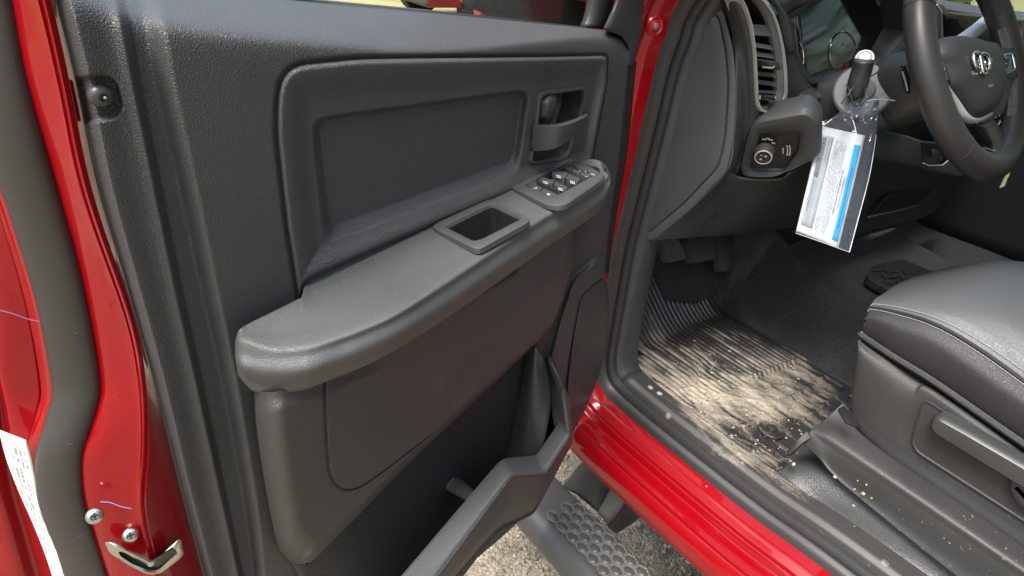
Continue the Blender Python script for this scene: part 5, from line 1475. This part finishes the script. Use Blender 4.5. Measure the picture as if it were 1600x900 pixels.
# ------------------------------------------------------------------ screen and centre stack beyond the wheel
q = lin(rpoly(np.array([PX(x, y, y=.60) for x, y in ((1404, 36), (1418, 6), (1466, 4), (1478, 18), (1600, 30), (1600, 130), (1480, 150), (1408, 74))]), .006), 80, True)
V, F = button(q, bk_, .010, .004, .05); stk = obj('screen_bezel', V, F, M['insert'], dash, face_cam=True)
q = lin(rpoly(np.array([PX(x, y, y=.5885) for x, y in ((1474, 21), (1596, 32), (1596, 128), (1482, 146))]), .003), 60, True); V, F = button(q, bk_, .002, .001, .003); obj('touch_screen', V, F, M['gloss'], dash, face_cam=True)
V, F = tube([PX(x, y, y=.584) for x, y in ((1463, 8), (1470, 18), (1471, 60), (1473, 80))], .0024, 8); obj('bezel_strip', V, F, M['silver'], dash)
rows = [[PX(1455, -4, y=.72), PX(1520, 8, y=.72), PX(1640, 24, y=.72)], [PX(1455, 2, y=.64), PX(1520, 13, y=.64), PX(1640, 28, y=.64)], [PX(1455, 10, y=.60), PX(1525, 22, y=.60), PX(1640, 36, y=.60)]]
loft('screen_hood', rows, M['dash'], dash, nv=16, nu=12, thick=.004)

# ------------------------------------------------------------------ steering column, stalks, wheel
WC = np.array([1.2283, .3833, 1.3657]); wt = .5772
WN = np.array([0, -math.cos(wt), math.sin(wt)]); W1 = np.array([1.0, 0, 0]); W2 = np.array([0, math.sin(wt), math.cos(wt)])


def W(px, py, h=0.0):
    r = ray(px, py); return CAM + r * (((WC + WN * h - CAM) @ WN) / (r @ WN))


Ls = []
for s, a, b in ((-.028, .044, .042), (-.034, .050, .050), (-.050, .053, .056), (-.085, .055, .060), (-.12, .056, .062), (-.125, .052, .058), (-.13, .055, .062), (-.22, .058, .066)):
    an = np.linspace(0, 2 * np.pi, 48, endpoint=False); sg = lambda v: np.sign(v) * np.abs(v) ** .72
    Ls.append(WC + WN * s - W2 * .012 + np.outer(sg(np.cos(an)) * a, W1) + np.outer(sg(np.sin(an)) * b, W2))
V, F = loops(Ls, True, True); col = obj('steering_column', V, F, M['smooth'], truck, sharp=45)
# wheel rim
an = np.linspace(0, 2 * np.pi, 120, endpoint=False); Ls = []
RR, TA, TB = .1720, .0235, .0200
for a in an:
    rad = math.cos(a) * W1 + math.sin(a) * W2; t = np.linspace(0, 2 * np.pi, 28, endpoint=False)
    Ls.append(WC + rad * RR + np.outer(np.cos(t) * TA, rad) + np.outer(np.sin(t) * TB, WN))
V = np.vstack(Ls); F = gridf(120, 28, True) + [(119 * 28 + j, 119 * 28 + (j + 1) % 28, (j + 1) % 28, j) for j in range(28)]
wheel = obj('steering_wheel', V, F, M['wheel'], truck, 'dark leather steering wheel with chrome emblem and silver lower trim', sharp=0); fixn(wheel)
for a in (2.67, 3.98, .42, 5.65):
    rad = math.cos(a) * W1 + math.sin(a) * W2; t = np.linspace(0, 2 * np.pi, 37)
    P = WC + rad * RR + np.outer(np.cos(t) * (TA + .0001), rad) + np.outer(np.sin(t) * (TB + .0001), WN); V, F = tube(P, .0007, 5, caps=False); obj('leather_joint', V, F, M['dark'], wheel)
for a0, a1, hh in ((-.75, .30, .004), (4.35, 4.62, .008)):
    n_ = int((a1 - a0) * 110); mb = MB()
    for k in range(n_):
        a = a0 + (a1 - a0) * k / n_; rad = math.cos(a) * W1 + math.sin(a) * W2; a2 = a + .007 * (1 if k % 2 else -1); rad2 = math.cos(a2) * W1 + math.sin(a2) * W2
        mb.add(*tube([WC + rad * (RR - TA - .0002) + WN * (hh - .006), WC + rad2 * (RR - TA + .002) + WN * (hh + .006)], .0007, 5))
    mb.out('rim_stitches', M['darkthread'], wheel)


def wplate(P, h, th, nm, m, r=.004, bev=.002, lbl=None):
    q = lin(rpoly(np.array([W(x, y, h) for x, y in P]), r), 70, True); V, F = button(q, WN, th, bev, .006); return obj(nm, V, F, M[m], wheel, lbl, face_cam=True, sharp=40)


# hub back, spokes
wplate([(1462, 84), (1480, 62), (1545, 72), (1566, 112), (1566, 140), (1552, 182), (1520, 198), (1498, 180), (1470, 140)], -.004, .014, 'hub_plate', 'smooth', .010)
wplate([(1436, 96), (1466, 84), (1486, 132), (1492, 158), (1462, 150), (1444, 140)], -.002, .014, 'spoke', 'smooth', .006)
wplate([(1552, 80), (1586, 78), (1592, 110), (1590, 122), (1563, 128)], -.002, .014, 'spoke', 'smooth', .006)
sp = [[W(1514, 192, -.004), W(1532, 196, .010), W(1552, 184, -.002)], [W(1527, 206, -.004), W(1544, 204, .008), W(1562, 198, -.002)], [W(1541, 226, -.004), W(1556, 222, .010), W(1574, 220, -.002)], [W(1540, 246, -.004), W(1562, 243, .012), W(1590, 238, -.002)]]
loft('lower_spoke', sp, M['wheel'], wheel, nv=20, nu=24, thick=.006)
# airbag cover, domed
ao = [(1462, 84), (1466, 67), (1477, 58), (1507, 58), (1532, 67), (1548, 80), (1559, 104), (1563, 126), (1559, 150), (1550, 172), (1534, 181), (1520, 182), (1507, 167), (1490, 144), (1481, 131), (1471, 104)]
q = lin(crp(np.array([W(x, y, .012) for x, y in ao]), 200, True), 80, True); qc = q.mean(0)
V, F = loops([q - WN * .01, q, lerp(q, qc, .03) + WN * .006, lerp(q, qc, .10) + WN * .012, lerp(q, qc, .28) + WN * .018, lerp(q, qc, .55) + WN * .021, lerp(q, qc, .8) + WN * .022, lerp(q, qc, .97) + WN * .022])
obj('airbag_cover', V, F, M['airbag'], wheel, face_cam=True, sharp=50)
# lower silver trim
tr = [(1478, 132), (1486, 146), (1498, 166), (1508, 182), (1520, 190), (1534, 190), (1552, 180)]
tri = [(1481, 132), (1490, 145), (1503, 163), (1512, 176), (1521, 183), (1533, 183.5), (1550, 175)]
ro, ri = crp(np.array([W(x - 2.5, y + 1, .009) for x, y in tr]), 60), crp(np.array([W(x, y, .013) for x, y in tri]), 60)
loft('silver_trim', [ro - WN * .006, ro, lerp(ro, ri, .5) + WN * .002, ri, ri - WN * .006], M['silver'], wheel, nv=60, nu=14, thick=.002, along=True)
# emblem: a chrome horned ram's head in relief on a dark badge
wplate([(1520, 84), (1541, 82), (1549, 94), (1548, 112), (1539, 119), (1526, 106)], .0325, .002, 'badge_plate', 'gloss', .004, .001)
mb = MB()
bx, by = W(1546, 100, .036) - W(1522, 97, .036), W(1538, 118, .036) - W(1532, 83, .036)
bc = W(1534.5, 99.5, .0365); bx = bx * 1.02; by = by * .98
Bp = lambda u, v: bc + bx * u * .5 + by * v * .5
for s in (-1, 1):
    P = crp(np.array([Bp(s * .05, -.80), Bp(s * .45, -.98), Bp(s * .88, -.72), Bp(s * .98, -.15), Bp(s * .80, .38), Bp(s * .50, .58), Bp(s * .38, .30)]), 30)
    mb.add(*tube(P, np.interp(np.linspace(0, 1, 30), [0, .3, .7, 1], [.0022, .0032, .0026, .0010]), 10))
    mb.add(*tube(crp(np.array([Bp(s * .30, -.45), Bp(s * .42, -.2), Bp(s * .30, .12)]), 10), .0014, 8))
P = crp(np.array([Bp(0, -.75), Bp(0, -.25), Bp(0, .3), Bp(0, .85)]), 24); mb.add(*tube(P, np.interp(np.linspace(0, 1, 24), [0, .4, .8, 1], [.0040, .0034, .0030, .0016]), 12, ell=(1, .6)))
mb.add(*tube([Bp(-.30, .80), Bp(0, .98), Bp(.30, .80)], .0018, 8))
mb.out('emblem', M['chrome'], wheel, label='chrome ram head emblem on the wheel hub')
for s_, z_, p_ in (('SRS', .007, W(1519, 117, .0345)), ('AIRBAG', .0055, W(1545, 136, .034))):
    mb = MB(); put_text(mb, s_, z_, p_, W1, W2); mb.out('airbag_mark', M['greyink'], wheel, smooth=False)
# thumb buttons with chrome edge
for P, nm in (([(1556, 86), (1581, 84), (1586, 108), (1565, 119)], 'thumb_buttons'), ([(1463, 88), (1469, 86), (1478, 112), (1482, 132), (1475, 128), (1466, 108)], 'thumb_buttons')):
    b = wplate(P, .012, .004, nm, 'gloss', .004, .0015)
    q = lin(rpoly(np.array([W(x, y, .0165) for x, y in P]), .004), 50, True)
    half = q[12:40] if P[0][0] > 1500 else q[:26]
    V, F = tube(half, .0013, 6); obj('chrome_edge', V, F, M['chrome'], b)
    mb = MB()
    cen_ = np.mean(P, axis=0)
    for dx, dy in ((0, -9), (0, 9), (-8, 1), (8, -1), (0, 0)):
        c = W(cen_[0] + dx * (.8 if P[0][0] > 1500 else .3), cen_[1] + dy, .0164); mb.add(*button([c - W1 * .0025 - W2 * .0008, c + W1 * .0025 - W2 * .0008, c + W1 * .0025 + W2 * .0008, c - W1 * .0025 + W2 * .0008], WN, .0003, .0001))
    mb.out('button_symbols', M['icon'], b, smooth=False)
# column slider, key-less lower hardware and wiper stalk
q = lin(rpoly(np.array([PX(x, y, x=1.145) for x, y in ((1408, 104), (1414, 101), (1421, 122), (1421, 146), (1414, 146), (1409, 128))]), .003), 40, True)
V, F = button(q, _n([-.8, -.6, .1]), .006, .002, .006); sl = obj('column_switch', V, F, M['gloss'], col, face_cam=True)
V, F = tube([PX(x, y, x=1.135) for x, y in ((1410, 112), (1415, 128), (1418, 142))], .0013, 6); obj('switch_edge', V, F, M['silver'], sl)
V, F = tube([PX(1490, 72, t=1.10), PX(1508, 60, t=1.12), PX(1528, 46, t=1.14), PX(1546, 30, t=1.16), PX(1572, 12, t=1.18)], [.012, .012, .0125, .012, .010], 14); obj('wiper_stalk', V, F, M['silver'], col)
mb = MB()
for x, y, w, h in ((1551, 176, 5, 6), (1556, 182, 4, 5), (1549, 190, 5, 7), (1563, 176, 3, 12), (1561, 192, 4, 9)):
    mb.add(*box(PX(x, y, t=1.08), (w * .001, .004, h * .001), bev=.0008))
mb.out('wheel_clip', M['chrome'], wheel)

# shift lever with silver button and grey boot plate
T0 = 1.055
V, F = lathe(PX(1348, 142, t=1.085), _n(CAM - PX(1348, 142, t=1.085) + np.array([-.1, 0, .5])), [(.046, -.01), (.046, 0), (.043, .003), (.020, .004), (.018, .012), (.012, .016)], 40); boot = obj('shifter_boot', V, F, M['boot'], truck, 'grey round boot plate of the column shifter', sharp=40)
Pq = [PX(1337, 150, t=T0 + .02), PX(1338, 142, t=T0 + .012), PX(1342, 124, t=T0 + .004), PX(1347, 108, t=T0 - .004), PX(1350, 95, t=T0 - .012), PX(1351, 91, t=T0 - .015)]
V, F = tube(crp(np.array(Pq), 24), np.interp(np.linspace(0, 1, 24), [0, .12, .35, .8, .96, 1], [.011, .0145, .0160, .0155, .0145, .0130]), 24); lev = obj('shift_lever', V, F, M['smooth'], truck, 'black column shift lever with round silver end button', sharp=50)
axl = _n(_n(Pq[-1] - Pq[0]) * .5 + _n(CAM - Pq[-1]) * .9); V, F = lathe(Pq[-1] - axl * .002, axl, [(.0145, -.004), (.0145, .002), (.0132, .0035), (.0118, .0036), (.0108, .0026), (.0098, .0034), (.006, .0038), (.0001, .0039)], 32); obj('lever_button', V, F, M['silver'], lev)

# =================================================================== DOCUMENT POUCH hung on the shifter
pouch = empty('document_pouch', tuple(PX(1338, 160, t=1.05)), 'clear plastic pouch with a printed white and blue sheet hung from the shift lever', 'document pouch')
TT = lambda py: 1.058 - .012 * (py - 200) / 180
PP = lambda x, y, d=0.0: PX(x, y, t=TT(y) + d)
c00, c10, c11, c01 = PP(1284, 197), PP(1352, 212), PP(1309, 388), PP(1244, 361)
sh_ = lambda u, v, d=0.0: lerp(lerp(c00, c10, u), lerp(c01, c11, u), v) + pn * (d + .004 * math.sin(u * 2.6) * math.sin(v * 2.2))
pn = _n(np.cross(c10 - c00, c01 - c00)); pn *= np.sign(pn @ (CAM - c00))
G = [[sh_(u, v) for v in np.linspace(0, 1, 30)] for u in np.linspace(0, 1, 16)]
paper = loft('printed_sheet', G, M['paper'], pouch, nv=30, nu=16, thick=.0006)


def patch(u0, u1, v0, v1, m, nm, d, par):
    G = [[sh_(u, v, d) for v in np.linspace(v0, v1, 16)] for u in np.linspace(u0, u1, 6)]
    return loft(nm, G, M[m], par, nv=16, nu=6, thick=.0003)


patch(.80, .945, .10, .955, 'blue', 'blue_band', .0010, paper)
patch(.06, .32, .08, .93, 'greyink', 'grey_field', .0008, paper)
mb = MB()
xd, yd = (c01 - c00), (c10 - c00); LX, LY = np.linalg.norm(xd), np.linalg.norm(yd)


def ptext(s, u, v0, v1, hgt, d=.0016):
    """text running down the sheet, letter tops to the right"""
    V, F = text_mesh(s, 1.0); w = V[:, 0].max(); hh = .72
    P = [sh_(u + y / hh * hgt, v0 + x / w * (v1 - v0), d) for x, y, z in V]; obj('heading_line', P, F, M['ink'], paper, smooth=False)


ptext('FROM THE VEHICLE BY THE FINAL STAGE MANUFACTURER', .848, .30, .85, .036)
ptext('INCOMPLETE VEHICLE DOCUMENT', .735, .40, .68, .030)
ptext('2025 PICKUPS AND CHASSIS CABS', .655, .34, .74, .042)
ptext('INCOMPLETE VEHICLE', .085, .50, .80, .030)
ptext('MADE IN MEXICO', .215, .10, .31, .034); ptext('VEHICLE MADE IN MEXICO', .275, .10, .34, .026)
mb = MB()
for li, u in enumerate(np.linspace(.36, .62, 11)):
    v = .10 + (0 if li % 4 else .05)
    while v < .93:
        l_ = rng.uniform(.012, .045)
        if rng.random() < .93: mb.add([sh_(u, v, .0014), sh_(u, v + l_, .0014), sh_(u + .009, v + l_, .0014), sh_(u + .009, v, .0014)], [(0, 1, 2, 3)])
        v += l_ + .008
for u in (.12, .15, .18, .26, .30):
    v = .50
    while v < .9:
        l_ = rng.uniform(.01, .03); mb.add([sh_(u, v, .0014), sh_(u, v + l_, .0014), sh_(u + .014, v + l_, .0014), sh_(u + .014, v, .0014)], [(0, 1, 2, 3)]); v += l_ + .01
mb.out('small_print', M['greyink'] if False else simple('small_print_ink', (.22, .22, .23), .7), paper, smooth=False)
mb = MB(); v = .10
while v < .48:
    l_ = rng.choice([.003, .005, .008]); mb.add([sh_(.075, v, .0014), sh_(.075, v + l_, .0014), sh_(.175, v + l_, .0014), sh_(.175, v, .0014)], [(0, 1, 2, 3)]); v += l_ + rng.choice([.004, .006])
mb.out('bar_code', M['ink'], paper, smooth=False)
# film: gathered neck, flared top, flat body
fr = [[(1330, 160, 0), (1336, 157, .004), (1344, 155, 0), (1352, 152, -.004), (1366, 149, -.01), (1386, 150, -.014), (1403, 157, -.016)],
      [(1318, 170, 0), (1328, 166, -.006), (1338, 163, .004), (1350, 160, -.006), (1362, 158, .002), (1380, 160, -.012), (1400, 160, -.014)],
      [(1300, 185, 0), (1316, 182, .006), (1334, 180, -.006), (1348, 180, .004), (1358, 182, -.004), (1366, 180, .0), (1374, 172, -.004)],
      [(1281, 196, 0), (1304, 198, -.003), (1328, 201, .0), (1344, 204, -.003), (1356, 207, .0), (1364, 209, -.002), (1369, 210, 0)],
      [(1268, 255, 0), (1292, 258, -.003), (1316, 263, -.004), (1334, 266, -.004), (1346, 268, -.003), (1354, 270, -.001), (1359, 271, 0)],
      [(1255, 312, 0), (1280, 317, -.003), (1304, 323, -.004), (1320, 328, -.004), (1332, 331, -.003), (1338, 333, -.001), (1343, 334, 0)],
      [(1243, 364, 0), (1264, 371, -.002), (1286, 379, -.003), (1302, 385, -.003), (1314, 390, -.002), (1321, 392, -.001), (1327, 394, 0)]]
G = [[PP(x, y, -.005 + d) for x, y, d in r] for r in fr]
G2 = [[PP(x, y, .007 - d * .5) for x, y, d in r] for r in fr]
V, F = loftg(G, 50, 70); wr = np.array([mnoise.noise(v * 42) * .0022 + mnoise.noise(v * 95) * .0008 for v in map(Vector, V)]); fade = 1 - sstep(1.18, 1.26, V[:, 2]) * 0
wr = wr * np.where(V[:, 2] > PP(1320, 205)[2], 1.6, .5); V = V + pn * wr[:, None]
V2, F2 = loftg(G2, 50, 70); mb = MB(); mb.add(V, F); mb.add(V2, F2)
film = mb.out('plastic_bag', M['bag'], pouch, face_cam=True, sharp=0)
# pale tubes paint the glints on the bag's welded edges and neck creases
mb = MB()
ed = [PP(x, y, -.004) for x, y in ((1369, 210), (1359, 271), (1343, 334), (1327, 394))]; mb.add(*tube(crp(np.array(ed), 30), .0007, 5))
ed = [PP(x, y, -.004) for x, y in ((1327, 394), (1286, 379), (1243, 364))]; mb.add(*tube(crp(np.array(ed), 20), .0005, 5))
for P in ([(1330, 182), (1334, 192), (1337, 203)], [(1300, 186), (1292, 192), (1286, 196)], [(1352, 158), (1372, 155), (1398, 157)]):
    mb.add(*tube(crp(np.array([PP(x, y, -.008) for x, y in P]), 12), .0006, 5))
mb.out('bag_weld_glints', simple('pale_film_glint', (.75, .76, .76), .25), film)
mb = MB()
for P in ([(1322, 132), (1326, 140), (1332, 158), (1340, 166), (1350, 158), (1352, 140), (1356, 124), (1372, 112)], [(1325, 150), (1330, 140), (1340, 134), (1352, 136), (1353, 150), (1346, 162)], [(1314, 162), (1326, 146), (1336, 140)]):
    mb.add(*tube(crp(np.array([PX(x, y, t=1.035) for x, y in P]), 40), .0011, 6))
mb.out('tie_cord', M['blackrubber'], pouch)

# small hang tag below the wheel
q = np.array([PX(x, y, t=1.10) for x, y in ((1572, 270), (1578, 268), (1569, 291), (1561, 294))]); tn = _n(np.cross(q[1] - q[0], q[3] - q[0])); tn *= np.sign(tn @ (CAM - q[0]))
V, F = button(q, tn, .0012, .0004); tg = obj('hang_tag', V, F, M['paper'], None, face_cam=True); tag(tg, 'small white paper tag with a yellow band hanging under the steering wheel', 'tag')
q2 = np.array([lerp(q[0], q[3], .12), lerp(q[1], q[2], .12), lerp(q[1], q[2], .42), lerp(q[0], q[3], .42)]) + tn * .0014
V, F = button(q2, tn, .0006, .0002); obj('yellow_band', V, F, M['yellow'], tg, face_cam=True)

# =================================================================== OUTSIDE
gx = np.concatenate([-np.geomspace(.4, 120, 40)[::-1], np.linspace(-.35, 1.8, 140), np.geomspace(1.9, 120, 40)]); gy = gx + .2
GX, GY = np.meshgrid(gx, gy)
near = (np.abs(GX - .7) < 1.2) & (np.abs(GY - .9) < 1.3)
GZ = np.array([[.006 * mnoise.noise((x * 6, y * 6, 1)) + .003 * mnoise.noise((x * 25, y * 25, 2)) for x in gx] for y in gy]) * np.exp(-((GX ** 2 + GY ** 2) / 40))
g = obj('ground', np.stack([GX, GY, GZ], -1).reshape(-1, 3), gridf(len(gy), len(gx)), M['ground'], None, sharp=0, org=(0, 0, 0)); tag(g, None, kind='structure')
mb = MB()
for k in range(5200):
    x, y = rng.uniform(.30, 1.35), rng.uniform(.35, 1.55)
    mb.add(*rock((x, y, .002), abs(rng.normal(0, .0035)) + .0018, .7))
peb = mb.out('loose_gravel', M['stone'], None, smooth=False); tag(peb, 'loose tan and grey pebbles on the ground below the step', kind='stuff')

# wood round the yard: one mass of leaves
mb_l, mb_t = [], MB()
LV, LF = [], []
cl_ = []
for ang in np.linspace(0, 2 * np.pi, 34, endpoint=False):
    if math.radians(38) < ang < math.radians(135): continue
    for ringr, hgt in ((16, 8.0),):
        r_ = ringr + rng.uniform(-2, 3); c0 = np.array([math.cos(ang) * r_ + .8, math.sin(ang) * r_, 0])
        H_ = hgt * rng.uniform(.75, 1.15) * (1.45 if ang > math.radians(290) or ang < math.radians(15) else 1)
        for b in range(60 if ang > math.radians(290) else 26):
            d = rng.normal(size=3); d /= np.linalg.norm(d)
            cl_.append((c0 + np.array([d[0] * 2.1, d[1] * 2.1, H_ * .52 + d[2] * H_ * .44]), rng.uniform(.5, 1.0)))
nl = 0
for c, r_ in cl_:
    n_ = 34
    P = c + rng.normal(size=(n_, 3)) * r_ * .55
    for p in P:
        a = rng.normal(size=3); a /= np.linalg.norm(a); b = np.cross(a, rng.normal(size=3)); b /= np.linalg.norm(b)
        s = rng.uniform(.12, .24)
        LV += [p - a * s, p + b * s * .55, p + a * s, p - b * s * .55]; LF.append((nl, nl + 1, nl + 2, nl + 3)); nl += 4
wood = obj('woodland', np.array(LV), LF, M['leaf'], None, smooth=False, org=(0, 0, 0)); tag(wood, 'leafy green wood round the yard seen through the windows', kind='stuff')

# parked red car beyond the door glass
car = empty('parked_car', (6.4, 8.4, 0), 'distant red parked car glimpsed through the open door window', 'car')
xs_ = [4.6, 4.75, 5.3, 6.0, 6.6, 7.8, 8.3, 8.75, 8.85]
hb = [.62, .80, .90, .95, .97, .98, .97, .90, .7]; ht = [.64, .84, .95, 1.35, 1.45, 1.44, 1.2, .93, .72]
Ls = []
for x, b_, t_ in zip(xs_, hb, ht):
    Ls.append(np.array([(x, 7.55, .32), (x, 7.5, .55), (x, 7.52, b_), (x, 7.75, t_), (x, 9.05, t_), (x, 9.28, b_), (x, 9.3, .55), (x, 9.25, .32)]))
V, F = loops(Ls, True, True); cb = obj('body', V, F, M['red'], car, sharp=30)
for x in (5.45, 7.9):
    for y in (7.6, 9.2):
        V, F = lathe((x, y - .1, .33), (0, 1, 0), [(.2, 0), (.33, .01), (.33, .2), (.2, .21)], 24); w = obj('wheel', V, F, M['blackrubber'], car)
        V, F = lathe((x, y - .11, .33), (0, 1, 0), [(.2, 0), (.18, .02), (.05, .01)], 16); obj('rim', V, F, M['silver'], w)
for P in ([(6.1, 7.56, 1.0), (7.7, 7.56, 1.0), (7.6, 7.70, 1.36), (6.5, 7.70, 1.36)],):
    V, F = button(np.array(P), _n([0, -1, .4]), .01, .004, .02); obj('side_window', V, F, M['gloss'], car, face_cam=True)
V, F = box((4.62, 8.4, .42), (.14, 1.7, .2), bev=.05); obj('bumper', V, F, M['insert'], car)
V, F = box((4.66, 7.75, .66), (.14, .30, .12), bev=.03); obj('headlight', V, F, M['chrome'], car)

# =================================================================== LIGHT, SKY, CAMERA
w = bpy.data.worlds.new('World'); SC.world = w; w.use_nodes = True
nt = w.node_tree; bg = nt.nodes['Background']
sky = nt.nodes.new('ShaderNodeTexSky'); sky.sky_type = 'NISHITA'; sky.sun_disc = False
SUN_EL, SUN_AZ = math.radians(64), math.radians(-99)      # from the driver's side, a little behind
sd_ = np.array([math.cos(SUN_EL) * math.sin(SUN_AZ), math.cos(SUN_EL) * math.cos(SUN_AZ), math.sin(SUN_EL)])
sky.sun_elevation = SUN_EL; sky.sun_rotation = math.atan2(sd_[0], sd_[1]); sky.dust_density = 4.0; sky.ozone_density = 1.0; sky.air_density = 1.7
nt.links.new(sky.outputs[0], bg.inputs[0]); bg.inputs[1].default_value = .15
sl_ = bpy.data.lights.new('sun', 'SUN'); sl_.energy = 2.8; sl_.angle = math.radians(25); sl_.color = (1, .975, .94)
so = bpy.data.objects.new('sun', sl_); C.objects.link(so); so.location = (-3, -2, 6)
so.rotation_euler = Vector(sd_).to_track_quat('Z', 'Y').to_euler()

cd = bpy.data.cameras.new('camera'); cam_o = bpy.data.objects.new('camera', cd); C.objects.link(cam_o)
cd.sensor_width = 36; cd.lens = FPX / 1600 * 36; cd.clip_start = .01; cd.clip_end = 1000
fw = _n(ray(800, 450)); rt_ = _n(ray(1800, 450) - ray(800, 450)); up_c = np.cross(rt_, fw)
cam_o.matrix_world = Matrix(((rt_[0], up_c[0], -fw[0], 0), (rt_[1], up_c[1], -fw[1], 0), (rt_[2], up_c[2], -fw[2], CZ), (0, 0, 0, 1)))
SC.camera = cam_o
SC.view_settings.view_transform = 'Standard'; SC.view_settings.look = 'None'; SC.view_settings.gamma = 1; SC.view_settings.exposure = 1.15
SC.cycles.max_bounces = 10; SC.cycles.transparent_max_bounces = 16
